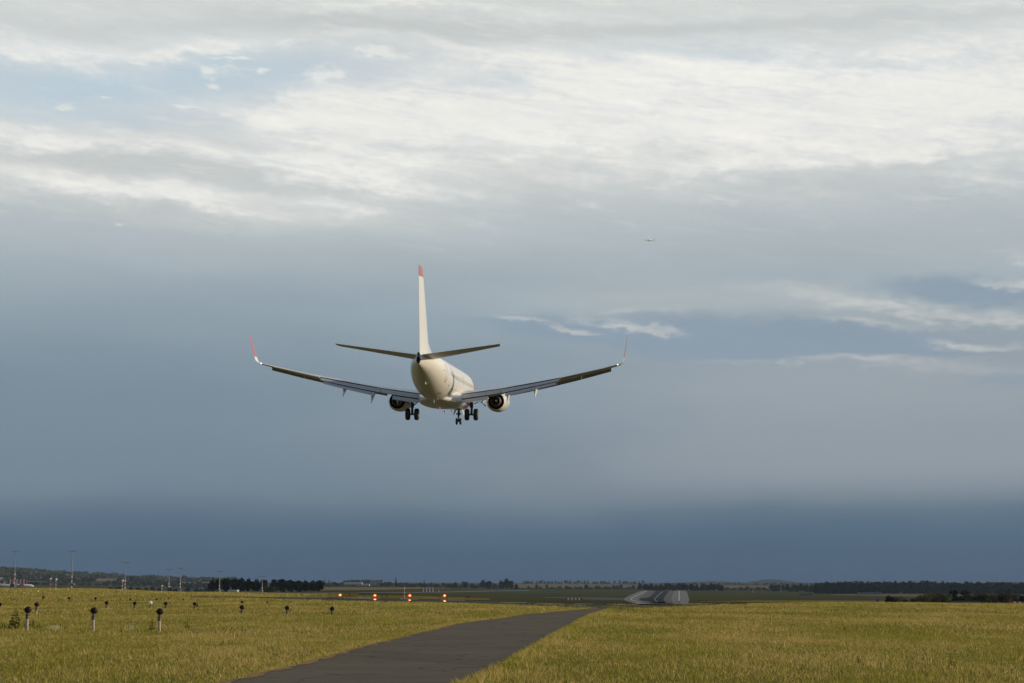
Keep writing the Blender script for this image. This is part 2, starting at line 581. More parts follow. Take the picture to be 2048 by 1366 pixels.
def ground_material():
    m = bpy.data.materials.new('meadow')
    m.use_nodes = True
    n = NT(m.node_tree)
    b = m.node_tree.nodes['Principled BSDF']
    geo = n.new('ShaderNodeNewGeometry').outputs['Position']
    sp = n.new('ShaderNodeSeparateXYZ')
    n.put(sp.inputs[0], geo)
    f1 = n.noise(geo, 0.12, 5, 0.6)
    f2 = n.noise(geo, 3.5, 5, 0.7)
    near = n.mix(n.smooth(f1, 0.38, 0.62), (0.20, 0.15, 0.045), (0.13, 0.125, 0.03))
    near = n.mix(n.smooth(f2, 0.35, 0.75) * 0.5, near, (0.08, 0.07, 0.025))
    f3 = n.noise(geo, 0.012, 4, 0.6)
    far = n.mix(n.smooth(f3, 0.4, 0.6), (0.078, 0.074, 0.028), (0.056, 0.058, 0.021))  # far tones kept dark, cloud shadow painted into the ground colour
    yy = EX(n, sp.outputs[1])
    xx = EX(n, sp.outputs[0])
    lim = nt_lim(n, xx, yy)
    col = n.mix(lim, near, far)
    n.put(b.inputs['Base Color'], col)
    b.inputs['Roughness'].default_value = 0.9
    b.inputs['Specular IOR Level'].default_value = 0.0
    bp = n.new('ShaderNodeBump')
    bp.inputs['Strength'].default_value = 0.6
    bp.inputs['Distance'].default_value = 0.2
    n.put(bp.inputs['Height'], f2)
    n.put(b.inputs['Normal'], bp.outputs[0])
    return m


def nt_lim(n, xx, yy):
    """the mown lit meadow ends in painted cloud shadow, farther out on the left"""
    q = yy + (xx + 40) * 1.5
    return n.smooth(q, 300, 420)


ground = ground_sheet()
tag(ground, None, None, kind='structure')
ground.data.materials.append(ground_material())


def drape(name, poly, m, off, seg=(1, 1), dmax=11000.0):
    """poly: list of (left_px, right_px, row) strips in photo terms, laid on the terrain as a sheet"""
    V, n = [], 9
    for l, r, y in poly:
        for k in range(n):
            p = hit(l + (r - l) * k / (n - 1), y, Dmax=dmax)
            V.append((p.x, p.y, p.z + off))
    Fc = []
    for i in range(len(poly) - 1):
        for k in range(n - 1):
            a = i * n + k
            Fc.append((a, a + 1, a + n + 1, a + n))
    me = bpy.data.meshes.new(name)
    me.from_pydata(V, [], Fc)
    me.materials.append(m)
    o = bpy.data.objects.new(name, me)
    COL.objects.link(o)
    return tag(o, None, None, kind='structure')


def drape_cols(name, cols, m, off):
    """cols: (px, top_row, bottom_row) columns"""
    V, n = [], 5
    for px, t, b in cols:
        for k in range(n):
            p = hit(px, b + (t - b) * k / (n - 1))
            V.append((p.x, p.y, p.z + off))
    Fc = []
    for i in range(len(cols) - 1):
        for k in range(n - 1):
            a = i * n + k
            Fc.append((a, a + n, a + n + 1, a + 1))
    me = bpy.data.meshes.new(name)
    me.from_pydata(V, [], Fc)
    me.materials.append(m)
    o = bpy.data.objects.new(name, me)
    COL.objects.link(o)
    return tag(o, None, None, kind='structure')


def lerp_rows(rows, n):
    """resample (a, b, row) polylines finely"""
    rows = np.array(rows, float)
    t = np.linspace(0, len(rows) - 1, n)
    i = np.clip(t.astype(int), 0, len(rows) - 2)
    f = (t - i)[:, None]
    return [tuple(r) for r in rows[i] * (1 - f) + rows[i + 1] * f]


# ---- service path in the foreground
def path_material():
    m = bpy.data.materials.new('path_asphalt')
    m.use_nodes = True
    n = NT(m.node_tree)
    b = m.node_tree.nodes['Principled BSDF']
    geo = n.new('ShaderNodeNewGeometry').outputs['Position']
    f1 = n.noise(geo, 0.35, 6, 0.65)
    f2 = n.noise(geo, 28.0, 4, 0.8)
    f3 = n.noise(geo, 2.2, 6, 0.7)
    c = n.mix(n.smooth(f1, 0.3, 0.7), (0.112, 0.093, 0.068), (0.135, 0.112, 0.082))
    c = n.mix(n.smooth(f2, 0.35, 0.75) * 0.55, c, (0.18, 0.146, 0.10))
    c = n.mix(n.smooth(f3, 0.55, 0.8) * 0.3, c, (0.070, 0.057, 0.042))
    vo = n.new('ShaderNodeTexVoronoi', feature='DISTANCE_TO_EDGE')
    wv = n.new('ShaderNodeVectorMath', operation='ADD')
    n.put(wv.inputs[0], geo)
    n.put(wv.inputs[1], n.noise(geo, 1.4, 4, 0.6, color=True))
    n.put(vo.inputs['Vector'], wv.outputs[0])
    vo.inputs['Scale'].default_value = 0.42
    crack = n.smooth(EX(n, vo.outputs['Distance']), 0.018, 0.004) * n.smooth(f3, 0.40, 0.55)
    c = n.mix(crack * 0.75, c, (0.025, 0.020, 0.014))
    patch = n.smooth(n.noise(geo, 0.16, 2, 0.4), 0.56, 0.60)
    c = n.mix(patch * 0.16, c, (0.058, 0.049, 0.038))
    dust = n.smooth(n.noise(geo, 0.7, 6, 0.7), 0.52, 0.78)
    c = n.mix(dust * 0.28, c, (0.19, 0.155, 0.105))
    n.put(b.inputs['Base Color'], c)
    b.inputs['Roughness'].default_value = 0.85
    b.inputs['Specular IOR Level'].default_value = 0.06
    bp = n.new('ShaderNodeBump')
    bp.inputs['Strength'].default_value = 0.5
    bp.inputs['Distance'].default_value = 0.02
    n.put(bp.inputs['Height'], f2 + f3 * 0.6)
    n.put(b.inputs['Normal'], bp.outputs[0])
    return m


PATH_L = [(1366, 462), (1345, 545), (1327, 622), (1300, 710), (1272, 822), (1253, 902), (1237, 1003), (1228, 1062), (1223, 1110), (1219.5, 1160), (1217, 1195)]
PATH_R = [(1366, 922), (1345, 970), (1328, 1003), (1300, 1054), (1272, 1103), (1253, 1139), (1243, 1154), (1232, 1179), (1226, 1195), (1221, 1208), (1217, 1222)]


def flat_pt(px, py):
    x, y, z = ray(px, py)
    t = -CAMZ / (z / y)
    return x / y * t, t


_pl = np.array([flat_pt(px, py) for py, px in PATH_L])
_pr = np.array([flat_pt(px, py) for py, px in PATH_R])


def path_edges(D):
    def ev(P):
        D0 = np.asarray(D, float)
        x = np.interp(D0, P[:, 1], P[:, 0])
        s = (P[1, 0] - P[0, 0]) / (P[1, 1] - P[0, 1])
        return np.where(D0 < P[0, 1], P[0, 0] + (D0 - P[0, 1]) * s, x)
    return ev(_pl), ev(_pr)


def build_path():
    Ds = np.concatenate([np.linspace(4, 31, 12), np.geomspace(31.5, 132, 110)])
    V = []
    n = 13
    for D in Ds:
        l, r = path_edges(D)
        l += 0.05 * math.sin(D * 1.9) + 0.04 * math.sin(D * 5.3)
        r += 0.05 * math.sin(D * 1.3 + 2) + 0.03 * math.sin(D * 6.1)
        for k in range(n):
            x = l + (r - l) * k / (n - 1)
            V.append((x, D, tz(x, D) + 0.035))
    Fc = [(i * n + k, i * n + k + 1, (i + 1) * n + k + 1, (i + 1) * n + k) for i in range(len(Ds) - 1) for k in range(n - 1)]
    me = bpy.data.meshes.new('path')
    me.from_pydata(V, [], Fc)
    me.materials.append(path_material())
    o = bpy.data.objects.new('path', me)
    COL.objects.link(o)
    tag(o, None, None, kind='structure')
    # dry litter along the left edge
    V, Fc = [], []
    for D in Ds:
        l, r = path_edges(D)
        w = 0.13 + 0.08 * math.sin(D * 2.3) + 0.06 * math.sin(D * 7.1)
        V += [(l - 0.25, D, tz(l, D) + 0.040), (l + max(0.03, w), D, tz(l, D) + 0.043)]
    Fc = [(2 * i, 2 * i + 1, 2 * i + 3, 2 * i + 2) for i in range(len(Ds) - 1)]
    me = bpy.data.meshes.new('path_verge')
    me.from_pydata(V, [], Fc)
    me.materials.append(mat('dry_litter', (0.27, 0.18, 0.085), 0.95, var=0.5, scale=9.0, bump=0.5, spec=0.02))
    o = bpy.data.objects.new('path_verge', me)
    COL.objects.link(o)
    tag(o, None, None, kind='structure')


build_path()

# ---- taxiway strip crossing behind the meadow, runway beyond
m_taxi = mat('taxiway_asphalt', (0.062, 0.056, 0.050), 0.95, var=0.2, scale=0.15, spec=0.03)
m_conc = mat('runway_concrete', (0.19, 0.184, 0.17), 0.95, var=0.12, scale=0.08, spec=0.03)
m_asph = mat('runway_asphalt', (0.125, 0.117, 0.105), 0.95, var=0.12, scale=0.08, spec=0.03)
m_rubber = mat('tyre_marks', (0.030, 0.030, 0.034), 0.95, var=0.12, scale=0.08, spec=0.02)
m_paint = mat('white_marking', (0.50, 0.50, 0.48), 0.95, spec=0.03)
m_worn = mat('worn_marking', (0.26, 0.255, 0.24), 0.95, var=0.3, scale=0.4, spec=0.03)
m_tan = mat('dry_field', (0.20, 0.145, 0.075), 0.95, var=0.18, scale=0.02, spec=0.0)
m_tan2 = mat('stubble_field', (0.15, 0.12, 0.07), 0.95, var=0.18, scale=0.02, spec=0.0)
m_dry = mat('dry_grass', (0.17, 0.13, 0.045), 0.95, var=0.4, scale=0.08, spec=0.0)

STRIP = [(380, 1193.6, 1194.6), (480, 1194.4, 1196.2), (560, 1195.2, 1198.2), (660, 1196.5, 1201.5), (760, 1198.3, 1204.2), (880, 1200.8, 1206.4),
         (1000, 1203.8, 1209.6), (1080, 1206.0, 1212.0), (1160, 1207.8, 1215.2), (1240, 1209.2, 1218.4), (1330, 1210.3, 1214.8), (1420, 1209.4, 1211.2), (1500, 1208.3, 1209.2)]
STRIP = lerp_rows(STRIP, 60)
drape_cols('taxiway', STRIP, m_taxi, 0.05)
SP_x = np.array([c[0] for c in STRIP])
SP_t = np.array([c[1] for c in STRIP])
SP_b = np.array([c[2] for c in STRIP])

RW_L = [(1210.5, 1279), (1207, 1266), (1203, 1253.5), (1201, 1249), (1199, 1247), (1197, 1248.5), (1194, 1254), (1190, 1262.5), (1186, 1271), (1183, 1278.5), (1181.6, 1283)]
RW_R = [(1210.5, 1374), (1207, 1376.5), (1203, 1378), (1201, 1378.4), (1199, 1378.5), (1197, 1378), (1194, 1377), (1190, 1375.8), (1186, 1374.5), (1183, 1373), (1181.6, 1372)]


def rw(name, L, Rr, m, off):
    ys = np.linspace(1210.4, 1181.8, 44)
    L = sorted(L)
    Rr = sorted(Rr)
    f = lambda P, y: np.interp(y, [p[0] for p in P], [p[1] for p in P])
    y0, y1 = max(L[0][0], Rr[0][0]), min(L[-1][0], Rr[-1][0])
    ys = np.linspace(y1, y0, 40)
    return drape(name, [(float(f(L, y)), float(f(Rr, y)), float(y)) for y in ys], m, off)


rw('runway', RW_L, RW_R, m_conc, 0.10)  # nearer half is the runway's mirage reflection, shaped as paving
rw('runway_asphalt', [(1210.2, 1306), (1207, 1296), (1203, 1283), (1199, 1277), (1195, 1279), (1190, 1287), (1185, 1293), (1181.9, 1296)],
   [(1210.2, 1347), (1204, 1344), (1199, 1342.8), (1194, 1343.6), (1188, 1346), (1181.9, 1349.5)], m_asph, 0.16)
rw('runway_tyre_marks', [(1210.1, 1311), (1207, 1304), (1203.3, 1296.5), (1202.2, 1285), (1200.6, 1279), (1199, 1278), (1197.6, 1280), (1196.4, 1291), (1195, 1298), (1190, 1304), (1185, 1309.5), (1182, 1312)],
   [(1210.1, 1332.5), (1204, 1328.6), (1199, 1327.2), (1194, 1329), (1188, 1333.5), (1182, 1338.8)], m_rubber, 0.22)
for nm, P, wd in (('runway_edge_line', [(1209.6, 1282.5), (1207.2, 1277), (1204, 1268.5), (1201, 1263), (1199, 1261.8), (1196.5, 1264), (1192, 1272.5), (1187, 1282.5), (1182, 1294)], 1.0),
                  ('runway_edge_line', [(1209.8, 1358.2), (1199, 1358.0), (1190, 1358.2), (1182, 1358.8)], 1.0),
                  ('runway_centre_line', [(1209, 1319.5), (1204, 1312.5), (1199.2, 1309), (1194, 1313.5), (1188, 1320), (1183, 1326)], 0.45)):
    rw(nm, [(y, x - wd) for y, x in P], [(y, x + wd) for y, x in P], m_paint, 0.30)
drape_cols('side_taxiway', lerp_rows([(1090, 1194.2, 1195.5), (1170, 1194.6, 1199.5), (1247, 1196, 1201)], 14), mat('side_taxiway_asphalt', (0.085, 0.085, 0.088), 0.95, spec=0.03), 0.07)
for a, b, y in ((1000, 1052, 1206.0), (1073, 1124, 1207.8), (1150, 1186, 1208.6), (1222, 1246, 1209.6), (1274, 1372, 1210.7), (880, 930, 1201.2), (800, 835, 1199.5), (690, 735, 1197.4)):
    drape_cols('taxiway_marking', [(a + (b - a) * k / 4, y - 0.55 + 0.018 * (b - a) * k / 4 * 0.5, y + 0.25 + 0.018 * (b - a) * k / 4 * 0.5) for k in range(5)], m_worn, 0.12)
drape_cols('far_runway', lerp_rows([(500, 1186.8, 1187.6), (660, 1186.2, 1187.4), (800, 1185.2, 1186.3), (900, 1183.6, 1184.9), (980, 1181.7, 1183.0), (1060, 1180.6, 1181.6)], 40), mat('far_concrete', (0.20, 0.20, 0.19), 0.95, spec=0.0), 0.15)
drape_cols('field', lerp_rows([(640, 1174.5, 1181.5), (760, 1175.0, 1180.0), (850, 1175.5, 1177.5), (900, 1176, 1176.8)], 30), m_tan, 0.2)
drape_cols('field', lerp_rows([(1010, 1168.5, 1176.5), (1150, 1168.2, 1177), (1290, 1169.5, 1177), (1480, 1171.5, 1178), (1620, 1172.5, 1178)], 50), m_tan2, 0.3)
drape_cols('field', lerp_rows([(1660, 1189.5, 1190.5), (1740, 1188.0, 1192.5), (1840, 1187.8, 1194.2), (1950, 1188, 1194)], 26), m_tan2, 0.2)
drape_cols('field', lerp_rows([(1400, 1203.5, 1204.2), (1480, 1201.5, 1205), (1640, 1201.0, 1205.6), (1800, 1202.2, 1205.4)], 26), m_dry, 0.12)
drape_cols('field', lerp_rows([(560, 1192.5, 1194.4), (700, 1190.5, 1196.2), (840, 1192.8, 1199.2), (980, 1197.2, 1200.2)], 30), m_dry, 0.06)
FIELD_GAPS = [(155, 178, 1154.3, 1156.5), (192, 240, 1157.5, 1162.3), (250, 285, 1151.5, 1153.2), (20, 90, 1163, 1164.5)]
for a, b, y0, y1 in ((20, 90, 1163, 1164.5), (155, 178, 1154.3, 1156.5), (192, 240, 1157.5, 1162.3), (250, 285, 1151.5, 1153.2), (330, 420, 1172.5, 1175.5), (560, 640, 1167, 1168.5)):
    drape_cols('field', [(a, y0 + 0.6, y1), (a + (b - a) * 0.3, y0, y1), (a + (b - a) * 0.7, y0 + 0.3, y1), (b, y0 + 0.8, y1)], m_tan, 0.4)


# ---- low hills on the skyline
def hills():
    pxs = np.linspace(1230, 2700, 220)
    ds = np.linspace(8600, 10600, 22)
    tops = [(1250, 1166), (1300, 1164.5), (1345, 1163), (1400, 1160), (1430, 1159), (1460, 1160), (1490, 1161.5), (1508, 1159), (1525, 1155.5), (1545, 1154.6), (1560, 1156.2), (1580, 1160), (1620, 1163),
            (1800, 1164), (1900, 1163), (1980, 1161), (2048, 1160.5), (2400, 1158), (2700, 1164)]
    top = np.interp(pxs, [t[0] for t in tops], [t[1] for t in tops]) + 0.35 * np.sin(pxs * 0.7) + 0.25 * np.sin(pxs * 1.9)
    V = []
    for i, d in enumerate(ds):
        u = (d - ds[0]) / (ds[-1] - ds[0])
        prof = math.sin(math.pi * min(1, u * 1.25)) if u < 0.4 else math.sin(math.pi * (0.5 + 0.5 * (u - 0.4) / 0.6))
        for px, t in zip(pxs, top):
            p = at(px, t, 9400)
            z = max(p.z, 0) * max(0, prof) - 8
            V.append((p.x / 9400 * d, d, z))
    n = len(pxs)
    Q = np.array([(i * n + k, i * n + k + 1, (i + 1) * n + k + 1, (i + 1) * n + k) for i in range(len(ds) - 1) for k in range(n - 1)])
    o = np_mesh('hills', np.array(V), Q, [mat('hill_woods', (0.035, 0.045, 0.03), 1.0, var=0.4, scale=0.006, spec=0.0)])
    tag(o, None, None, kind='structure')


hills()


# ------------------------------------------------------------------ grass blades (nobody could count them)
def grass_material():
    m = bpy.data.materials.new('grass_blades')
    m.use_nodes = True
    t = m.node_tree
    n = NT(t)
    t.nodes.clear()
    out = n.new('ShaderNodeOutputMaterial')
    geo = n.new('ShaderNodeNewGeometry').outputs['Position']
    rnd = EX(n, n.new('ShaderNodeAttribute', attribute_name='rnd').outputs['Fac'])
    flat = n.new('ShaderNodeVectorMath', operation='MULTIPLY')
    n.put(flat.inputs[0], geo)
    flat.inputs[1].default_value = (1, 0.28, 0)
    f1 = n.noise(flat.outputs[0], 0.20, 6, 0.68)
    f2 = n.noise(flat.outputs[0], 1.3, 4, 0.6)
    k = n.smooth(f1 * 1.25 + f2 * 0.5 + (rnd - 0.5) * 0.35, 0.76, 1.08)
    green = n.mix(rnd, (0.19, 0.195, 0.028), (0.38, 0.335, 0.055))
    straw = n.mix(rnd, (0.45, 0.315, 0.085), (0.66, 0.49, 0.18))
    c = n.mix(k, green, straw)
    c = n.mix(n.smooth(rnd, 0.93, 0.97) * 0.7, c, (0.80, 0.68, 0.36))
    c = n.mix(n.smooth(rnd, 0.14, 0.06) * 0.3, c, (0.05, 0.055, 0.012))
    d = n.new('ShaderNodeBsdfDiffuse')
    tr = n.new('ShaderNodeBsdfTranslucent')
    n.put(d.inputs[0], c)
    n.put(tr.inputs[0], c)
    mx = n.new('ShaderNodeMixShader')
    mx.inputs[0].default_value = 0.4
    t.links.new(d.outputs[0], mx.inputs[1])
    t.links.new(tr.outputs[0], mx.inputs[2])
    t.links.new(mx.outputs[0], out.inputs[0])
    return m


def blades(x, y, h, w, lean, extra=0.0):
    """one bent blade per point: a quad and a tapering tip"""
    n = len(x)
    z = terrain(x, y)
    a = rng.uniform(0, 2 * np.pi, n)
    dx, dy = np.cos(a), np.sin(a)
    b = rng.uniform(0, 2 * np.pi, n)
    lx, ly = np.cos(b) * lean * h, np.sin(b) * lean * h
    lx = lx - 0.10 * h
    V = np.empty((n, 6, 3))
    for i, (t, ww, l) in enumerate(((0, 1.0, 0.0), (0.55, 0.8, 0.3), (1.0, 0.12, 1.0))):
        for s in (0, 1):
            sg = (s * 2 - 1) * 0.5 * w * ww
            V[:, i * 2 + s, 0] = x + dx * sg + lx * l
            V[:, i * 2 + s, 1] = y + dy * sg + ly * l
            V[:, i * 2 + s, 2] = z + h * t - 0.01
    base = (np.arange(n) * 6)[:, None, None]
    Q = base + np.array([[0, 1, 3, 2], [2, 3, 5, 4]])[None]
    return V.reshape(-1, 3), Q.reshape(-1, 4), np.repeat(rng.random(n), 2)


def grass():
    X, Y, H, Wd = [], [], [], []

    def scatter(n, d0, d1, p0, p1, h, w, clump=0.0):
        # uniform over the ground wedge
        d = np.sqrt(rng.uniform(d0 * d0, d1 * d1, n))
        c = rng.uniform(p0, p1, n)
        x = (c - 1024) / F / KX * d
        l, r = path_edges(d)
        ok = ~((x > l - 0.02 + 0.05 * np.sin(d * 3)) & (x < r + 0.02 + 0.05 * np.sin(d * 2.7)) & (d < 131))
        # keep the paved strip clear
        zz = terrain(x, d)
        p = math.cos(PITCH), math.sin(PITCH)
        f = d * p[0] + (zz - CAMZ) * p[1]
        u = -d * p[1] + (zz - CAMZ) * p[0]
        py = 683 - F * u / f
        px = 1024 + F * x / f
        tt = np.interp(px, SP_x, SP_t)
        bb = np.interp(px, SP_x, SP_b)
        ok &= ~((py < bb) & (py > tt - 0.4) & (px > 380) & (px < 1500) & (d > 140))
        x, d = x[ok], d[ok]
        k = len(x)
        pat = np.sin(x * 0.9 + 1.7 * np.sin(d * 0.23)) * np.sin(d * 0.41 + 1.2 * np.sin(x * 0.37))
        hh = h * rng.uniform(0.55, 1.25, k) * (1 + 0.22 * pat)
        X.append(x); Y.append(d); H.append(hh); Wd.append(w * rng.uniform(0.6, 1.3, k))

    P0, P1 = -160, 2210
    scatter(260000, 26, 62, P0, P1, 0.070, 0.0095)
    scatter(190000, 62, 100, P0, P1, 0.075, 0.014)
    scatter(160000, 100, 170, P0, P1, 0.085, 0.023)
    scatter(50000, 170, 290, P0, 1250, 0.14, 0.05)
    scatter(30000, 170, 260, 1250, P1, 0.14, 0.05)
    for e in range(6):
        scatter(45000 // 6, 290, 620, P0, 520 + 34 * e, 0.17, 0.11)
    # longer unmown edge beside the path
    for side in (0, 1):
        n = 26000
        d = np.sqrt(rng.uniform(28 ** 2, 118 ** 2, n))
        e = path_edges(d)[side]
        off = np.abs(rng.normal(0, 0.22, n)) + (0.02 if side == 0 else 0.07)
        x = e - off if side == 0 else e + off
        X.append(x); Y.append(d); H.append((0.09 if side == 0 else 0.115) * rng.uniform(0.6, 1.4, n)); Wd.append(0.014 * rng.uniform(0.6, 1.3, n))
    # thicker, greener tussocks here and there
    nt_ = 900
    cd = np.sqrt(rng.uniform(29 ** 2, 150 ** 2, nt_))
    cx = (rng.uniform(P0, P1, nt_) - 1024) / F * cd
    rep_ = rng.integers(10, 46, nt_)
    d = np.repeat(cd, rep_) + rng.normal(0, 0.22, rep_.sum())
    x = np.repeat(cx, rep_) + rng.normal(0, 0.16, rep_.sum())
    l, r = path_edges(d)
    ok = (x < l - 0.1) | (x > r + 0.15)
    X.append(x[ok]); Y.append(d[ok]); H.append(rng.uniform(0.09, 0.17, ok.sum())); Wd.append(rng.uniform(0.009, 0.016, ok.sum()) * (1 + d[ok] / 150))
    # scattered tall seed stalks
    n = 3600
    d = np.sqrt(rng.uniform(30 ** 2, 150 ** 2, n))
    x = (rng.uniform(P0, P1, n) - 1024) / F * d
    l, r = path_edges(d)
    ok = (x < l - 0.2) | (x > r + 0.2)
    X.append(x[ok]); Y.append(d[ok]); H.append(rng.uniform(0.18, 0.32, ok.sum())); Wd.append(np.full(ok.sum(), 0.012))
    x, y, h, w = (np.concatenate(a) for a in (X, Y, H, Wd))
    V, Q, A = blades(x, y, h, w, 0.45)
    o = np_mesh('grass', V, Q, [grass_material()], A)
    tag(o, 'yellow green mown grass covering the airfield meadow', 'grass', kind='stuff')


grass()

# ------------------------------------------------------------------ the landing airliner
m_white = mat('aircraft_white', (0.72, 0.70, 0.66), 0.32, coat=0.5)
m_red = mat('aircraft_red', (0.40, 0.05, 0.042), 0.32, coat=0.5)
m_grey = mat('wing_grey', (0.60, 0.60, 0.60), 0.38, var=0.06, scale=1.2)
m_flap = mat('flap_grey', (0.31, 0.33, 0.37), 0.55, var=0.05, scale=1.5)
m_under = mat('wing_underside', (0.30, 0.30, 0.31), 0.5)
m_dark = mat('dark_metal', (0.03, 0.03, 0.032), 0.5, metal=0.3)
m_black = mat('outlet_black', (0.008, 0.008, 0.008), 0.8)  # near-black insides of ducts and outlets
m_tyre = mat('tyre_rubber', (0.012, 0.012, 0.012), 0.75)
m_hub = mat('wheel_hub', (0.32, 0.31, 0.29), 0.4, metal=0.6)
m_strut = mat('gear_strut', (0.06, 0.06, 0.062), 0.45, metal=0.3)
m_nozzle = mat('exhaust_metal', (0.32, 0.26, 0.19), 0.38, metal=0.9)
m_glass = mat('cabin_window', (0.52, 0.52, 0.51), 0.45)
m_line = mat('panel_gap', (0.22, 0.20, 0.17), 0.6)
m_navlight = mat('lit_white_lamp', (1, 1, 1), 0.3, emit=(1, 0.95, 0.85), estr=3.0)


def fuselage_mat():
    m = bpy.data.materials.new('fuselage_paint')
    m.use_nodes = True
    n = NT(m.node_tree)
    b = m.node_tree.nodes['Principled BSDF']
    tc = n.new('ShaderNodeTexCoord').outputs['Object']
    sp = n.new('ShaderNodeSeparateXYZ')
    n.put(sp.inputs[0], tc)
    y = EX(n, sp.outputs[1])
    z = EX(n, sp.outputs[2])
    f = n.noise(tc, 0.8, 5, 0.6)
    streak = n.noise(n.vec(EX(n, sp.outputs[0]) * 4.0, y * 0.3, z * 4.0), 1.5, 5, 0.7)
    c = n.mix(f, (0.74, 0.70, 0.63), (0.79, 0.755, 0.69))
    dirt = n.smooth(streak, 0.42, 0.8) * (n.smooth(z, 3.2, 1.3) * 0.45 + n.smooth(y, -15.5, -18.2) * 0.5)
    c = n.mix(dirt, c, (0.40, 0.36, 0.30))
    red = n.smooth(y - (z - 3.2) * 0.8, 12.2, 12.25)
    c = n.mix(red, c, (0.38, 0.045, 0.04))
    # frame joints as hairline darker rings
    wv = n.math('FRACT', y * 0.42)
    ring = n.smooth(n.math('ABSOLUTE', wv - 0.5), 0.007, 0.002) * 0.16
    c = n.mix(ring, c, (0.30, 0.28, 0.25))
    n.put(b.inputs['Base Color'], c)
    b.inputs['Roughness'].default_value = 0.30
    b.inputs['Coat Weight'].default_value = 0.5
    b.inputs['Coat Roughness'].default_value = 0.06
    bp = n.new('ShaderNodeBump')
    bp.inputs['Strength'].default_value = 0.12
    bp.inputs['Distance'].default_value = 0.02
    n.put(bp.inputs['Height'], n.noise(tc, 2.2, 3, 0.5))
    n.put(b.inputs['Normal'], bp.outputs[0])
    return m


def tipped_mat(name, zred):
    m = bpy.data.materials.new(name)
    m.use_nodes = True
    n = NT(m.node_tree)
    b = m.node_tree.nodes['Principled BSDF']
    tc = n.new('ShaderNodeTexCoord').outputs['Object']
    sp = n.new('ShaderNodeSeparateXYZ')
    n.put(sp.inputs[0], tc)
    f = n.noise(tc, 1.1, 4, 0.6)
    c = n.mix(f, (0.66, 0.64, 0.60), (0.70, 0.68, 0.645))
    c = n.mix(n.smooth(EX(n, sp.outputs[2]), zred, zred + 0.03), c, (0.40, 0.085, 0.07))
    n.put(b.inputs['Base Color'], c)
    b.inputs['Roughness'].default_value = 0.32
    b.inputs['Coat Weight'].default_value = 0.4
    return m


#  s = metres from the nose; local y = 19.6 - s ; z = metres above the wheel-bottom plane
FUS = [  # s, half width, top z, bottom z
    (0.0, 0.03, 2.72, 2.62), (0.25, 0.42, 3.08, 2.25), (0.8, 0.82, 3.52, 1.92), (1.6, 1.20, 4.02, 1.64), (2.6, 1.50, 4.62, 1.44), (3.6, 1.70, 4.98, 1.32), (4.8, 1.83, 5.18, 1.26),
    (6.2, 1.88, 5.25, 1.24), (10, 1.88, 5.25, 1.24), (15, 1.88, 5.25, 1.24), (20, 1.88, 5.25, 1.24), (24.5, 1.88, 5.25, 1.24), (26.5, 1.86, 5.25, 1.36), (28.5, 1.80, 5.25, 1.62), (30.5, 1.66, 5.24, 2.00),
    (32.5, 1.44, 5.20, 2.48), (34.5, 1.13, 5.12, 3.02), (36.2, 0.72, 5.02, 3.46), (37.4, 0.38, 4.98, 3.74), (38.05, 0.20, 4.94, 3.90)]
_fs = np.array(FUS)
RN = 44


def fus_at(s):
    return tuple(float(np.interp(s, _fs[:, 0], _fs[:, k])) for k in (1, 2, 3))


def fus_pt(s, th, k=1.0):
    """th measured from straight up towards +x"""
    hw, t, b = fus_at(s)
    c = (t + b) / 2
    return Vector((math.sin(th) * hw * k, 19.6 - s, c + math.cos(th) * (t - b) / 2 * k))


plane = thing('airliner', 'white twin engine airliner with red winglets landing low over the airfield, wheels down', 'airplane')
PLANE_POS = (-6.75, 188.4, 17.40)
plane.location = PLANE_POS
plane.rotation_mode = 'YXZ'
plane.rotation_euler = (R(2.55), R(0.66), -R(4.4))

b = MB()
ss = sorted(set(list(_fs[:, 0]) + list(np.linspace(24, 38, 20)) + [0.1, 0.5, 1.2]))
# smooth the tail profile with a small blur
rings = []
for s in ss:
    acc = [fus_at(min(38.05, max(0, s + d))) for d in (-0.5, 0, 0.5)] if 5 < s < 37.5 else [fus_at(s)]
    hw, t, bo = (sum(a[k] for a in acc) / len(acc) for k in range(3))
    c = (t + bo) / 2
    rings.append([Vector((math.sin(2 * math.pi * i / RN) * hw, 19.6 - s, c + math.cos(2 * math.pi * i / RN) * (t - bo) / 2)) for i in range(RN)])
b.loft(rings)
fus = b.build('fuselage', fuselage_mat(), plane)

# tail cone outlet
b = MB()
b.loft([[Vector((math.sin(2 * math.pi * i / 20) * w, y, 4.24 + math.cos(2 * math.pi * i / 20) * h)) for i in range(20)] for w, h, y in ((0.18, 0.33, -18.40), (0.16, 0.31, -18.72), (0.12, 0.25, -18.74), (0.10, 0.20, -18.55))])
b.sphere((0.0, -18.50, 4.74), (0.11, 0.18, 0.20))
b.build('tail_outlet', m_black, plane)

# wing to body fairing
b = MB()
rg = []
for s, hw, bo, tp in ((12.2, 0.5, 1.30, 1.9), (13.4, 1.55, 1.08, 2.3), (15.0, 2.00, 0.92, 2.5), (18.0, 2.12, 0.86, 2.55), (21.0, 2.08, 0.88, 2.45), (23.0, 1.75, 1.05, 2.2), (24.8, 1.15, 1.26, 1.9), (26.0, 0.5, 1.42, 1.8)):
    rg.append([Vector((math.copysign(abs(math.sin(a)) ** 0.7, math.sin(a)) * hw, 19.6 - s, (bo + tp) / 2 + math.copysign(abs(math.cos(a)) ** 0.7, math.cos(a)) * (tp - bo) / 2)) for a in (2 * math.pi * i / 36 for i in range(36))])
b.loft(rg)
b.build('belly_fairing', m_white, plane)

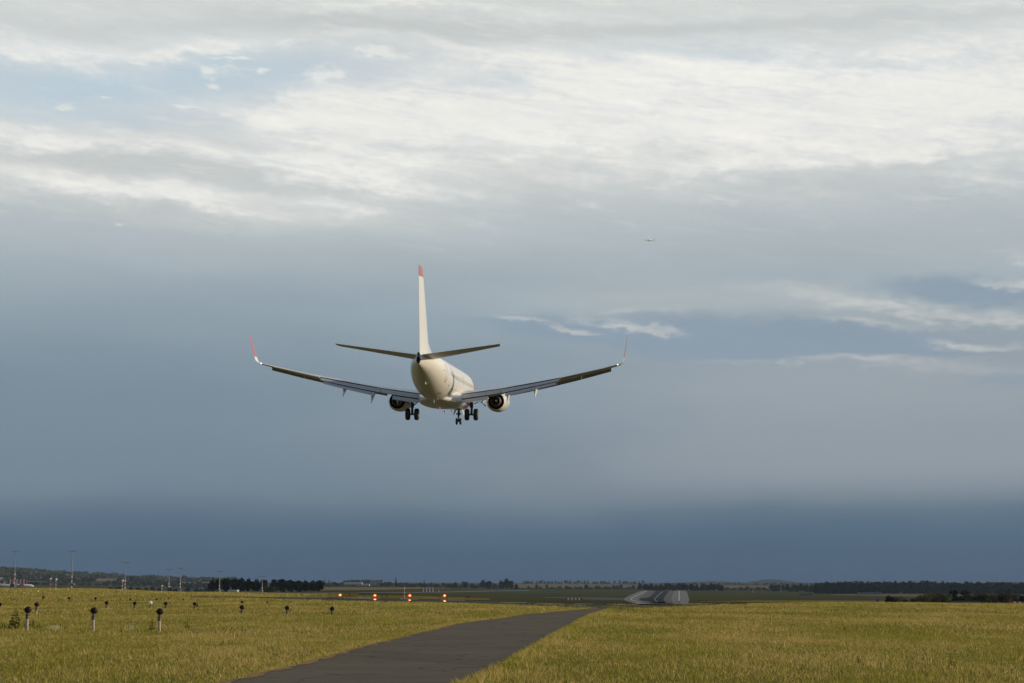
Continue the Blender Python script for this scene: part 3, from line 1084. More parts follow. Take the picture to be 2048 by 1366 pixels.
# airfoil outline: (chord fraction, thickness fraction) upper then lower
AF = [(1.0, 0.002), (0.85, 0.022), (0.65, 0.048), (0.45, 0.062), (0.28, 0.064), (0.14, 0.052), (0.05, 0.034), (0.012, 0.016), (0, 0), (0.012, -0.014), (0.05, -0.026), (0.14, -0.040), (0.28, -0.050), (0.45, -0.048), (0.65, -0.032), (0.85, -0.012), (1.0, -0.002)]


def section(x, s_le, chord, z, thick=1.0, twist=0.0, cut=1.0):
    pts = []
    for c, t in AF:
        c = min(c, cut)
        zz = t * thick * chord
        yy = -(c - 0.3) * chord
        ct, st = math.cos(R(twist)), math.sin(R(twist))
        pts.append(Vector((x, 19.6 - s_le - 0.3 * chord + yy * ct - zz * st, z + yy * st + zz * ct)))
    return pts


def wing_geo(ax):
    """LE station, chord and height of the wing at span position ax"""
    le = np.interp(ax, [0, 1.88, 5.8, 17.0], [12.2, 13.4, 15.75, 21.65])
    te = np.interp(ax, [0, 1.88, 5.8, 17.0], [21.1, 21.2, 21.35, 23.15])
    z = 2.12 + (max(ax, 1.2) - 1.88) * 0.114 + 1.02 * (max(0, ax - 1.88) / 15.1) ** 2
    return float(le), float(te - le), float(z)


FLAP_IN, FLAP_OUT = 2.05, 11.4
for sg in (-1, 1):
    b = MB()
    # fixed wing: trailing part cut back where flaps are out
    st = [(a, 0.83) for a in np.linspace(1.0, FLAP_OUT, 14)] + [(FLAP_OUT + 0.02, 0.83)] + [(a, 0.80) for a in (12.5, 14.0, 15.6)] + [(15.62, 1.0), (16.4, 1.0), (17.05, 1.0)]
    rg = []
    for ax, cut in st:
        le, ch, z = wing_geo(ax)
        rg.append(section(sg * ax, le, ch, z, np.interp(ax, [1.8, 6, 17], [1.15, 1.05, 0.9]), np.interp(ax, [1.8, 17], [1.5, -1.0]), cut))
    b.loft(rg)
    wing = b.build('wing', m_grey, plane, angle=30)
    # slats drooped ahead of the leading edge
    for a0, a1 in ((5.9, 8.4), (8.43, 10.9), (10.93, 13.4), (13.43, 16.3)):
        b = MB()
        rg = []
        for ax in (a0, a1):
            le, ch, z = wing_geo(ax)
            c2 = 0.09 * ch + 0.42
            k2 = float(np.interp(ax, [6, 16], [1.0, 0.8]))
            rg.append([Vector((sg * ax, 19.6 - le - yy * c2, z + zz * k2)) for yy, zz in ((0.10, 0.06), (-0.25, -0.02), (-0.52, -0.16), (-0.66, -0.34), (-0.64, -0.44), (-0.50, -0.40), (-0.34, -0.22), (-0.05, -0.05))])
        b.loft(rg)
        b.build('slat', m_under, wing, angle=30)
    # main flaps and aft flaps
    def flap(name, a0, a1, back, drop, cf, ang, m, n=5, thick=1.25):
        b = MB()
        rg = []
        for ax in np.linspace(a0, a1, n):
            le, ch, z = wing_geo(ax)
            chord = cf(ax)
            y_le = le + ch * 0.80 + back(ax)
            rg.append(section(sg * ax, y_le, chord, z - drop(ax), thick, ang))
        b.loft(rg)
        return b.build(name, m, wing, angle=30)
    k = lambda ax: float(np.interp(ax, [2, 5.8, 11.4], [1.0, 0.90, 0.58]))
    flap('flap', FLAP_IN, 5.72, lambda a: 0.16, lambda a: 0.13 * k(a), lambda a: 1.02 * k(a), 24, m_flap)
    flap('flap', 5.78, FLAP_OUT, lambda a: 0.16 * k(a), lambda a: 0.13 * k(a), lambda a: 1.02 * k(a), 24, m_flap)
    flap('aft_flap', FLAP_IN, 4.55, lambda a: 1.16 * k(a), lambda a: 0.66 * k(a), lambda a: 0.62 * k(a), 37, m_flap, thick=1.1)
    flap('aft_flap', 6.25, FLAP_OUT - 0.35, lambda a: 1.16 * k(a), lambda a: 0.66 * k(a), lambda a: 0.62 * k(a), 37, m_flap, thick=1.1)
    # dark coves where the flaps have slid back
    for a0, a1 in ((FLAP_IN, 5.72), (5.78, FLAP_OUT)):
        b = MB()
        rg = []
        for ax in (a0, a1):
            le, ch, z = wing_geo(ax)
            yy = 19.6 - le - 0.83 * ch
            zt = z + 0.026 * 1.05 * ch - 0.53 * ch * math.sin(R(float(np.interp(ax, [1.8, 17], [1.5, -1.0]))))
            rg.append([Vector((sg * ax, yy - dy, zt + dz)) for dy, dz in ((-0.05, -0.02), (0.03, -0.02), (0.03, -0.13), (-0.05, -0.13))])
        b.loft(rg)
        b.build('flap_cove', m_dark, wing, smooth=False)
    for a0, a1 in ((FLAP_IN, 4.55), (6.25, FLAP_OUT - 0.35)):
        b = MB()
        rg = []
        for ax in (a0, a1):
            le, ch, z = wing_geo(ax)
            yy = 19.6 - le - 0.80 * ch - 1.08 * k(ax)
            rg.append([Vector((sg * ax, yy - dy, z + dz * k(ax))) for dy, dz in ((-0.06, -0.44), (0.05, -0.44), (0.05, -0.54), (-0.06, -0.54))])
        b.loft(rg)
        b.build('flap_slot', m_dark, wing, smooth=False)
    # aileron
    b = MB()
    rg = []
    for ax in (11.55, 15.55):
        le, ch, z = wing_geo(ax)
        rg.append(section(sg * ax, le + 0.79 * ch, 0.24 * ch, z - 0.01, 1.5, 1.0))
    b.loft(rg)
    b.build('aileron', m_under, wing, angle=30)
    # flap track fairings, tails swung down with the flaps
    for ax, L, dp in ((4.10, 2.8, 1.05), (6.5, 3.0, 1.45), (9.15, 2.6, 1.30)):
        le, ch, z = wing_geo(ax)
        y0 = 19.6 - le - ch * 0.58
        b = MB()
        pts = [(0.0, 0.05, 0.06, -0.05), (0.5, 0.15, 0.20, -0.20), (1.15, 0.19, 0.27, -0.36), (1.75, 0.17, 0.27, -0.62), (2.35, 0.11, 0.20, -1.00), (2.95, 0.02, 0.04, -1.46)]
        rg = []
        for t, w, h, d in pts:
            q = L / 3.0
            rg.append([Vector((sg * ax + math.sin(a) * w, y0 - t * q, z - 0.10 + d * dp / 1.4 + math.cos(a) * h)) for a in (2 * math.pi * i / 14 for i in range(14))])
        b.loft(rg)
        b.build('flap_track_fairing', m_white, wing)
    # winglet: curved blend then blade
    b = MB()
    rg = []
    le, ch, z = wing_geo(17.05)
    for ax, dz, les, c, tw in ((17.0, 0.0, 0.0, 1.0, 0), (17.2, 0.05, 0.10, 0.98, 15), (17.37, 0.16, 0.25, 0.93, 40), (17.48, 0.34, 0.45, 0.86, 62), (17.55, 0.64, 0.72, 0.76, 76), (17.68, 1.35, 1.25, 0.60, 80), (17.88, 2.58, 2.15, 0.36, 80)):
        cc = ch * c
        sec = section(0, le + les, cc, 0, 0.78)
        ring = []
        for p in sec:
            ring.append(Vector((sg * (ax - p.z * math.sin(R(tw))), p.y, z + dz + p.z * math.cos(R(tw)))))
        rg.append(ring)
    b.loft(rg)
    b.build('winglet', tipped_mat('winglet_paint', z + 0.62), plane, angle=30)
    le, ch, z = wing_geo(16.9)
    MB().sphere((sg * 16.95, 19.6 - le - ch - 0.03, z + 0.02), 0.055, 10, 7).build('tail_light', m_navlight, wing)

    # tailplane
    b = MB()
    rg = []
    for ax in (0.3, 0.8, 4.0, 7.0, 7.17):
        le = np.interp(ax, [0.3, 7.17], [33.3, 37.6])
        te = np.interp(ax, [0.3, 7.17], [37.7, 39.25])
        if ax > 7.1:
            le += 0.3
        rg.append(section(sg * ax, float(le), float(te - le), 4.62 + 0.128 * ax, 0.95 if ax < 7.1 else 0.4, -1.5))
    b.loft(rg)
    tp = b.build('tailplane', m_grey, plane, angle=30)

    # engine
    ex, ez, es = sg * 4.88, 1.72, 15.55          # fan nozzle plane
    O = (ex, 19.6 - es, ez)
    b = MB()
    prof = [(0.0, 0.79), (0.55, 0.90), (1.3, 1.02), (2.1, 1.075), (2.8, 1.07), (3.4, 1.02), (3.75, 0.95), (3.92, 0.87), (3.95, 0.82), (3.85, 0.77), (3.3, 0.76)]
    rg = []
    for t, r in prof:
        ring = []
        for i in range(36):
            a = 2 * math.pi * i / 36
            zz = math.cos(a) * r
            if t > 0.8 and zz < 0:
                zz *= 1 - 0.10 * min(1, (t - 0.8) / 1.5)
            ring.append(Vector((ex + math.sin(a) * r * (1.04 if t > 0.8 else 1.0), 19.6 - es + t, ez + zz)))
        rg.append(ring)
    b.loft(rg, caps=(False, False))
    cowl = b.build('engine_cowl', m_white, plane)
    MB().lathe([(0.0, 0.785), (0.03, 0.765), (0.8, 0.80), (1.0, 0.5)], O, mi=0).build('fan_duct', m_black, cowl)
    MB().lathe([(0.9, 0.60), (0.3, 0.585), (-0.3, 0.50), (-0.66, 0.42), (-0.655, 0.395), (-0.3, 0.38)], O).build('core_cowl', m_nozzle, cowl)
    MB().lathe([(-0.3, 0.39), (-0.35, 0.3), (-0.34, 0.05)], O).build('core_outlet', m_black, cowl)
    MB().lathe([(-0.2, 0.24), (-0.6, 0.21), (-0.95, 0.11), (-1.12, 0.02)], O, caps=(False, True)).build('exhaust_plug', m_dark, cowl)
    MB().lathe([(3.2, 0.77), (3.25, 0.2), (3.6, 0.02)], O).build('fan', m_dark, cowl)
    b = MB()
    b.loft([[Vector((ex + w, y, z)) for w, y, z in ((-hw, y0, z0), (hw, y0, z0), (hw, y1, z0), (-hw, y1, z0))] for hw, y0, y1, z0 in
            ((0.13, 19.6 - 17.2, 19.6 - 12.6, ez + 0.52), (0.16, 19.6 - 17.4, 19.6 - 13.4, ez + 0.72), (0.12, 19.6 - 17.8, 19.6 - 15.2, ez + 0.86))])
    b.build('pylon', m_white, plane, angle=20)

# fin with rudder and dorsal fillet
b = MB()
rg = []
for z, le, te in ((4.7, 31.0, 37.3), (5.3, 31.7, 37.45), (8.5, 33.95, 38.05), (12.3, 36.45, 38.72), (12.5, 36.6, 38.70)):
    ch = te - le
    rg.append([Vector((p.z * float(np.interp(z, [5, 12.3, 12.45, 12.5], [0.85, 1.15, 1.1, 0.9])), p.y, z)) for p in section(0, le, ch, 0, 0.95)])
b.loft(rg)
fin = b.build('fin', tipped_mat('fin_paint', 11.55), plane, angle=30)
b = MB()
b.loft([[Vector((x, 19.6 - s, z)) for x, z in ((-w, 5.1), (w, 5.1), (0.3 * w, 5.1 + h), (-0.3 * w, 5.1 + h))] for s, w, h in ((27.0, 0.02, 0.14), (30.0, 0.10, 0.75), (32.2, 0.20, 1.3), (33.5, 0.25, 1.6))])
b.build('dorsal_fillet', m_white, plane, angle=30)
for zz in (6.3, 8.4, 10.2):
    pass

# cabin windows, doors, small fittings on the lit side
wm = None
for i in range(40):
    s = 8.4 + i * 0.508
    if i in (16, 17):
        pass
    if wm is None:
        b = MB()
        b.loft([[Vector((x, math.cos(a) * 0.125 * q, math.sin(a) * 0.19 * q)) for a in (2 * math.pi * i2 / 14 for i2 in range(14))] for x, q in ((-0.03, 1.0), (0.012, 1.0), (0.016, 0.8))], caps=(True, True))
        wm = b.build('cabin_window', m_glass, plane)
        o = wm
    else:
        o = wm.copy()
        COL.objects.link(o)
    th = R(82)
    p = fus_pt(s, th)
    o.location = p
    o.rotation_euler = (0, -R(90) + th, 0)


def door(s0, s1, th0, th1):
    b = MB()
    w = 0.035
    def quad(sa, sb, ta, tb):
        r = [[fus_pt(sa, ta, 1.004), fus_pt(sb, ta, 1.004), fus_pt(sb, tb, 1.004), fus_pt(sa, tb, 1.004)], [fus_pt(sa, ta, 1.007), fus_pt(sb, ta, 1.007), fus_pt(sb, tb, 1.007), fus_pt(sa, tb, 1.007)]]
        b.loft(r)
    dth = 0.02
    n = 6
    for k in range(n):
        a, c = th0 + (th1 - th0) * k / n, th0 + (th1 - th0) * (k + 1) / n
        quad(s0, s0 + w, a, c)
        quad(s1 - w, s1, a, c)
    quad(s0 + w, s1 - w, th0, th0 + dth)
    quad(s0 + w, s1 - w, th1 - dth, th1)
    return b.build('cabin_door', m_line, plane, smooth=False)


door(29.9, 30.75, R(62), R(112))
door(6.6, 7.4, R(62), R(112))
door(17.2, 17.7, R(68), R(92))
door(25.3, 26.6, R(118), R(142))
for s, th, sz in ((30.3, 118, (0.05, 0.35, 0.10)), (28.2, 117, (0.03, 0.6, 0.07)), (31.6, 90, (0.05, 0.3, 0.08)), (27.0, 168, (0.25, 0.5, 0.03)), (28.5, 150, (0.06, 0.5, 0.05))):
    p = fus_pt(s, R(th), 1.003)
    MB().box(p, sz, rot=Matrix.Rotation(-R(90) + R(th), 3, 'Y')).build('access_panel', m_line, plane, smooth=False)
p = fus_pt(32.6, R(180))
MB().loft([[Vector((x * w, p.y + yy, p.z + z0 - h * (1 - abs(x)))) for x in (-1, -0.5, 0, 0.5, 1)] for yy, w, h, z0 in ((0.6, 0.02, 0.02, 0.06), (0.2, 0.10, 0.16, 0.05), (-0.3, 0.13, 0.26, 0.18), (-0.7, 0.06, 0.10, 0.34))], closed=True).build('tail_skid', m_white, plane)
for s, h in ((11.5, 0.35), (24.0, 0.4), (26.2, 0.3)):
    hw, t, bo = fus_at(s)
    bo = min(bo, 1.24) if s < 25 else bo
    MB().loft([[Vector((x, 19.6 - s - yy, z)) for x, yy in ((-0.02, 0.15), (0.02, 0.15), (0.02, -0.15), (-0.02, -0.15))] for z in (bo + 0.05, bo - h)]).build('antenna', m_white, plane, smooth=False)


# landing gear
def wheel(parent, c, r, w, side):
    b = MB()
    pr = [(-w / 2, r * 0.55), (-w / 2, r * 0.80), (-w * 0.42, r * 0.93), (-w * 0.25, r), (w * 0.25, r), (w * 0.42, r * 0.93), (w / 2, r * 0.80), (w / 2, r * 0.55)]
    b.lathe(pr, c, 'x', 28, caps=(True, True))
    t = b.build('wheel', m_tyre, parent)
    b = MB()
    for s in (side,):
        b.lathe([(s * w * 0.505, r * 0.54), (s * w * 0.53, r * 0.42), (s * w * 0.50, r * 0.15), (s * w * 0.54, 0.02)], c, 'x', 20, caps=(False, True))
    b.build('hub', m_hub, t)


for sg in (-1, 1):
    g = bpy.data.objects.new('main_gear', None)
    COL.objects.link(g)
    g.parent = plane
    x0 = sg * 2.86
    for dx in (-0.43, 0.43):
        wheel(g, Vector((x0 + dx, 0.0, 0.24)), 0.565, 0.42, 1 if dx > 0 else -1)
    MB().tube((x0, 0, 0.24), (x0 + sg * 0.05, 0.1, 2.0), 0.11, 0.15).tube((x0, 0, 0.9), (x0, 0, 1.75), 0.17, 0.17).tube((x0 - 0.44, 0, 0.24), (x0 + 0.44, 0, 0.24), 0.09).build('strut', m_strut, g)
    MB().tube((x0, 0.05, 1.0), (x0 - sg * 0.9, 0.1, 1.75), 0.055).tube((x0, 0.3, 0.5), (x0, 0.14, 1.05), 0.04).tube((x0, -0.28, 0.62), (x0, -0.1, 0.3), 0.05).tube((x0, -0.28, 0.62), (x0, -0.12, 0.95), 0.05).build('side_brace', m_strut, g)
    b = MB()
    b.loft([[Vector((x0 + sg * a, y, z)) for y, z in ((0.55, zz), (-0.55, zz - 0.05), (-0.55, zz - 0.09), (0.55, zz - 0.04))] for a, zz in ((0.28, 1.32), (0.62, 1.50), (0.92, 1.52), (1.18, 1.28), (1.38, 1.08))])
    b.build('gear_door', m_dark, g)
g = bpy.data.objects.new('nose_gear', None)
COL.objects.link(g)
g.parent = plane
yn = 15.6
for dx in (-0.2, 0.2):
    wheel(g, Vector((dx, yn, 0.14)), 0.345, 0.20, 1 if dx > 0 else -1)
MB().tube((0, yn, 0.14), (0, yn + 0.15, 1.5), 0.07, 0.10).tube((-0.22, yn, 0.14), (0.22, yn, 0.14), 0.055).tube((0, yn, 0.55), (0, yn + 0.12, 1.25), 0.12, 0.13).tube((0, yn + 0.1, 0.9), (0, yn + 1.0, 1.35), 0.05).box((0, yn - 0.1, 0.92), (0.5, 0.14, 0.16)).build('strut', m_strut, g)
for sg in (-1, 1):
    MB().loft([[Vector((sg * x, yn + y, z)) for y in (-0.35, 1.1)] + [Vector((sg * (x + 0.03), yn + y, z)) for y in (1.1, -0.35)] for x, z in ((0.32, 1.35), (0.48, 1.0), (0.50, 0.78))]).build('gear_door', m_white, g, smooth=False)
for x, y, z in ((-0.45, 14.0, 1.15), (-0.6, 9.0, 0.86)):
    MB().sphere((x, y - 1.2, z), (0.10, 0.08, 0.10), 10, 7).build('belly_lamp', m_white, plane)
MB().sphere((-0.1, -0.8, 0.82), (0.10, 0.16, 0.08), 12, 7).build('beacon', mat('beacon_red', (0.6, 0.12, 0.05), 0.3, emit=(1.0, 0.22, 0.05), estr=0.35), plane)

# a second airliner far off and high
far = copy_tree(plane, {'fuselage', 'wing', 'tailplane', 'fin', 'engine_cowl', 'belly_fairing'})
tag(far, 'tiny distant white airliner high in the grey sky, far beyond the landing one', 'airplane')
far.location = at(1300.5, 483, 4700)
far.rotation_euler = (R(8), R(0), R(-14))

# ------------------------------------------------------------------ approach lights standing in the meadow
m_lamp = mat('lamp_housing', (0.022, 0.009, 0.007), 0.6, var=0.3, scale=12, spec=0.08)
m_lens = mat('lamp_rim', (0.20, 0.17, 0.15), 0.35, metal=0.4)
m_post = mat('lamp_post_paint', (0.36, 0.29, 0.225), 0.7, var=0.3, scale=9)
m_clamp = mat('lamp_clamp', (0.04, 0.032, 0.028), 0.5)
m_pale = mat('pale_lamp_housing', (0.72, 0.70, 0.64), 0.4)


def make_light(H):
    """lamp centre at the origin of height H above the ground"""
    t = thing('approach_light', 'x', 'runway light')
    r = 0.104
    head = MB().sphere((0, 0, H), (r, r * 0.95, r), 20, 12).lathe([(0.055, 0.098), (0.075, 0.110), (0.11, 0.108), (0.115, 0.09)], (0, 0, H), 'y', 20).box((-0.115, 0.0, H + 0.005), (0.05, 0.03, 0.03)).build('lamp_head', m_lamp, t)
    MB().lathe([(0.10, 0.112), (0.118, 0.114), (0.122, 0.098)], (0, 0, H), 'y', 20).box((0.095, -0.02, H + 0.045), (0.03, 0.05, 0.03)).build('lamp_rim', m_lens, head)
    MB().tube((0, 0, H - 0.20), (0, 0, H - 0.09), 0.032, 0.042).tube((0, 0, H - 0.215), (0, 0, H - 0.17), 0.068).box((0.035, 0, H - 0.195), (0.08, 0.04, 0.025)).build('clamp', m_clamp, t)
    MB().tube((0, 0, -0.25), (0, 0, H - 0.215), 0.05, 0.047).build('post', m_post, t)
    MB().tube((0, 0, H - 0.30), (0, 0, H - 0.225), 0.054).build('collar', m_clamp, t)
    return t


proto_light = None
ORD = ['first', 'second', 'third', 'fourth', 'fifth', 'sixth', 'seventh', 'eighth', 'ninth', 'tenth', 'eleventh', 'twelfth']
WHERE3 = ['leftmost', 'middle', 'rightmost']
LH = 0.72


def put_light(px, py, D, label, pale=False, group='approach lights in the meadow'):
    global proto_light
    p = at(px, py, D)
    g = tz(p.x, p.y)
    if proto_light is None:
        proto_light = make_light(LH)
        t = proto_light
    else:
        t = copy_tree(proto_light)
    t.location = (p.x, p.y, p.z - LH)
    t.rotation_euler = (0, 0, random.uniform(-0.12, 0.12))
    t['label'] = label
    t['group'] = group
    if pale:
        for ch in t.children:
            if ch.name.startswith('lamp_head'):
                ch.data = ch.data.copy()
                ch.data.materials[0] = m_pale
    return t


put_light(55, 1219.5, 65.5, 'dark ball lamp on tall pale post, between the tall weeds at far left')
put_light(187.1, 1221.1, 65.5, 'dark ball lamp on tall pale post, middle one of the nearest three')
put_light(319.2, 1223.1, 65.5, 'dark ball lamp on tall pale post with a thin weed just left of it')
put_light(483.6, 1214.5, 97, 'dark ball lamp on short pale post, leftmost of the second trio')
put_light(574, 1215.7, 97, 'dark ball lamp on short pale post, middle of the second trio')
put_light(664, 1217.5, 97, 'dark ball lamp on short pale post, rightmost of the second trio beside the path side')
put_light(73, 1208.7, 98, 'grey ball lamp on dark stem in grass behind the leftmost tall lamp post')
rows = [([(702.3, 1218), (770, 1219.1), (838, 1220.1)], 128, 'dark ball lamp sunk in grass, third trio left of the path, '),
        ([(833.2, 1211.8), (887.8, 1212.1), (942.2, 1212.5)], 158, 'small dark ball lamp, fourth trio below the orange lights, '),
        ([(920.6, 1211.6), (966, 1211.8), (1011.7, 1212)], 190, 'small dark ball lamp in grass, fifth trio near the taxiway edge, '),
        ([(983.4, 1211.3), (1022.7, 1211.5), (1061.5, 1212)], 220, 'tiny dark ball lamp at grass edge, sixth trio before the runway, '),
        ([(1031.3, 1208.9), (1065.4, 1209), (1099.6, 1209.4)], 252, 'tiny dark ball lamp against the taxiway, seventh and farthest trio, ')]
for pts, D, lab in rows:
    for w, (px, py) in zip(WHERE3, pts):
        put_light(px, py, D, lab + w)
BAR1 = [(0, 1208.7), (213, 1205.7), (269.3, 1206.5), (331.2, 1207), (388.9, 1207.6), (484, 1204.3), (534.2, 1205), (580.7, 1206), (652.4, 1209), (706.5, 1208.8), (761.3, 1210)]
for i, (px, py) in enumerate(BAR1):
    put_light(px, py, 120 if px < 420 else 150, f'grey ball lamp, {ORD[i]} from left in the long low row behind the short posts', group='row of low approach lights')
put_light(300.8, 1205.3, 122, 'pale white ball lamp low in grass behind the nearest posts', pale=True)
put_light(650.5, 1205.2, 230, 'pale white ball lamp low in grass near the yellow boards', pale=True)
put_light(75.5, 1182.1, 300, 'pale ball lamp in the far grass below the striped hut', pale=True)
BAR2 = [(86.3, 1194.5, 178), (138.3, 1196.2, 165), (190.9, 1196.7, 170), (261, 1198.9, 178), (293.5, 1197, 220), (313.8, 1199.5, 175), (337.5, 1197.6, 185), (366.5, 1200.1, 172), (381.5, 1198.6, 195),
        (443.7, 1199.1, 220), (437.6, 1203.3, 200)]
for i, (px, py, D) in enumerate(BAR2):
    put_light(px, py, D, f'small dark ball lamp, {ORD[i]} from left in the scattered mid grass row', group='scattered approach lights')
BAR3 = [(481.6, 1200.2), (520, 1200.4), (556.6, 1200.1), (590, 1200.8), (589.8, 1204.3), (624.3, 1200.8), (628.8, 1204.6), (670.3, 1205.8), (699, 1205.2), (709.3, 1206), (732.5, 1206.8), (871.7, 1206.5)]
for i, (px, py) in enumerate(BAR3):
    put_light(px, py, 240, f'tiny dark lamp by the taxiway edge, {ORD[i]} from the left along the strip', group='lights along the taxiway edge')
BAR4 = [(344.3, 1189.3), (388.4, 1190.5), (432.9, 1191.3), (478, 1192.3), (300.2, 1188.2), (233.2, 1183.8)]
for i, (px, py) in enumerate(sorted(BAR4)):
    put_light(px, py, 320, f'tiny dark lamp in far grass under the masts, {ORD[i]} from the left', group='lights in the far grass')
for i, (px, py) in enumerate([(1412, 1206.8), (1503.7, 1207.6), (1549.2, 1207.6), (1595.3, 1208.2)]):
    put_light(px, py, 200, f'tiny dark ball lamp on the right grass crest, {ORD[i]} from the runway side', group='lights on the right grass crest')

# ------------------------------------------------------------------ lit orange runway lights, their mirage reflections added as glowing copies
m_lit = mat('lit_lamp_or_reflection', (1, 0.8, 0.5), 0.4, emit=(1.0, 0.48, 0.18), estr=2.2)
m_halo = mat('lamp_halo_glow', (0.6, 0.1, 0.03), 0.4, emit=(1.0, 0.17, 0.03), estr=0.8)  # red halo around each lamp, drawn as emission
lits = [(680.3, 1190.0, 'lit orange lamp beside the yellow boards'), (749.8, 1190.8, 'lit orange lamp, left raised one over its mirage reflection'), (819.6, 1191.0, 'lit orange lamp, middle raised one over its mirage reflection'), (889.3, 1191.2, 'lit orange lamp, right raised one over its mirage reflection')]
low = [(749.8, 1199.3, 'orange glow imitating the mirage reflection under the left raised lamp'), (819.0, 1201.1, 'orange glow imitating the mirage reflection under the middle raised lamp'), (889.2, 1202.5, 'orange glow imitating the mirage reflection under the right raised lamp')]  # mirage reflections of the raised lamps, added as glowing lenses
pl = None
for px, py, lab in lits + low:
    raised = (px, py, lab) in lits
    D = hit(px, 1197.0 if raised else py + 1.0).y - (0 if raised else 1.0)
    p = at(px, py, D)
    t = thing('light_or_reflection', lab, 'runway light', (p.x, p.y, p.z), 0, 'lit orange lights and mirage reflections across the taxiway')
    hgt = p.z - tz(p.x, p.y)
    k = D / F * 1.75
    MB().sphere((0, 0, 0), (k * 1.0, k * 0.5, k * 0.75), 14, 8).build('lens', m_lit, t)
    hs_ = MB().lathe([(0.0, 0.98), (0.05, 1.75), (0.5, 1.6), (1.0, 0.3)], (0, 0, 0), 'y', 18).build('halo_rim', m_halo, t)  # rim made to glow as the lamp's halo
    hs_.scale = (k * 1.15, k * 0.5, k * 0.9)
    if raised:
        MB().tube((0, 0.1, -hgt - 0.1), (0, 0.1, -k * 0.6), 0.04).build('post', m_clamp, t)

# ------------------------------------------------------------------ airfield boards, poles and boxes
m_yel = mat('yellow_board', (0.36, 0.22, 0.012), 0.5, var=0.15, scale=2.0)
m_frame = mat('board_frame', (0.08, 0.08, 0.085), 0.5)
m_pale2 = mat('pale_paint', (0.52, 0.51, 0.49), 0.55)
m_rpaint = mat('red_paint', (0.24, 0.03, 0.028), 0.55)
m_galv = mat('galvanised_steel', (0.16, 0.165, 0.17), 0.5, metal=0.2, var=0.1, scale=0.6)


def board(px0, px1, y0, y1, ybase, D, m, label, name='sign_board', cat='sign', depth=0.25, legs=True):
    a, c = at(px0, y1, D), at(px1, y0, D)
    g = min(tz((a.x + c.x) / 2, D), at(px0, ybase, D).z)
    cx, w, h = (a.x + c.x) / 2, c.x - a.x, c.z - a.z
    t = thing(name, label, cat, (cx, D, g))
    zc = (a.z + c.z) / 2 - g
    MB().box((0, 0, zc), (w * 0.96, depth, h * 0.94)).build('panel', m, t, smooth=False)
    b = MB()
    f = min(w, h) * 0.05
    for s in (-1, 1):
        b.box((s * w * 0.49, 0, zc), (f, depth * 1.2, h)).box((0, 0, zc + s * h * 0.485), (w * 0.98 - f, depth * 1.2, f))
    b.build('frame', m_frame, t, smooth=False)
    if legs and a.z - g > 0.02:
        for s in (-1, 1):
            MB().box((s * w * 0.44, 0, (a.z - g) / 2 - 0.1), (max(0.06, w * 0.05), 0.08, a.z - g + 0.2)).build('leg', m_frame, t, smooth=False)
    return t


Dy = hit(700, 1196.6).y
board(684, 697.4, 1185.2, 1193.4, 1196, Dy, m_yel, 'dark yellow airfield board beside the leftmost orange lamp')
board(700.3, 714.6, 1185.4, 1193.8, 1196, Dy, m_yel, 'dark yellow airfield board right of its twin, farther from the leftmost orange lamp')
t = thing('marker_post', 'short dark post with pale foot standing between the two yellow boards', 'post', (at(698.9, 1196, Dy).x, Dy + 0.3, tz(at(698.9, 1196, Dy).x, Dy)))
MB().box((0, 0, 0.45), (0.09, 0.1, 0.95)).build('post', m_frame, t, smooth=False)
MB().box((0, -0.06, 0.18), (0.13, 0.04, 0.4)).build('foot', m_pale2, t, smooth=False)
board(92, 104, 1170.3, 1173.6, 1176, 640, m_yel, 'yellow airfield board behind the white topped poles', depth=0.4)
board(20.8, 29.6, 1168.2, 1173.6, 1178.4, 380, m_frame, 'dark equipment box on two legs in front of the parked aircraft', 'equipment_box', 'box', 0.5)

# red and white striped pole pairs with white heads
def striped_pole(px, ytop, ybase, D, label, head=True, foot=m_pale2, name='striped_pole', group='striped poles in the grass'):
    a = at(px, ytop, D)
    g = min(tz(a.x, D), at(px, ybase, D).z)
    H = a.z - g
    t = thing(name, label, 'pole', (a.x, D, g), 0, group)
    r = 0.75 * D / F
    n = 5
    for k in range(n):
        MB().tube((0, 0, H * (0.12 + 0.76 * k / n)), (0, 0, H * (0.12 + 0.76 * (k + 1) / n)), r, n=10).build('band', m_rpaint if k % 2 else m_pale2, t)
    MB().box((0, 0, H * 0.06), (r * 3.6, r * 3, H * 0.12)).build('foot', foot, t, smooth=False)
    if head:
        MB().sphere((r * 1.0, 0, H * 0.95), (r * 3.0, r * 2.4, H * 0.09), 12, 8).build('head', m_pale, t)
    return t


striped_pole(101.0, 1156.5, 1179.6, 400, 'red and white banded pole with round white head, left of the pair')
striped_pole(112.0, 1157.4, 1179.6, 400, 'red and white banded pole with round white head, right of the pair')
striped_pole(245.0, 1160.0, 1181.0, 400, 'red and white banded pole with white head at the third floodlight mast')
striped_pole(323.6, 1170.8, 1184, 360, 'short banded pole with pale head standing left of the fourth mast')
t = striped_pole(809, 1172, 1192.4, Dy + 60, 'thin banded mast with yellow foot behind the orange lights', head=False, foot=m_yel, group='thin masts')
# banded localiser board
def striped_board(px0, px1, y0, y1, D, label, n, name='striped_board', cat='barrier', depth=0.8, base=None):
    a, c = at(px0, y1, D), at(px1, y0, D)
    g = min(tz((a.x + c.x) / 2, D), a.z) - 0.2
    t = thing(name, label, cat, ((a.x + c.x) / 2, D, g))
    w = (c.x - a.x) / n
    for k in range(n):
        MB().box((a.x - (a.x + c.x) / 2 + w * (k + 0.5), 0.02 * (k % 2), (c.z - g) / 2), (w, depth, c.z - g)).build('panel', m_rpaint if k % 2 == 0 else m_pale2, t, smooth=False)
    return t


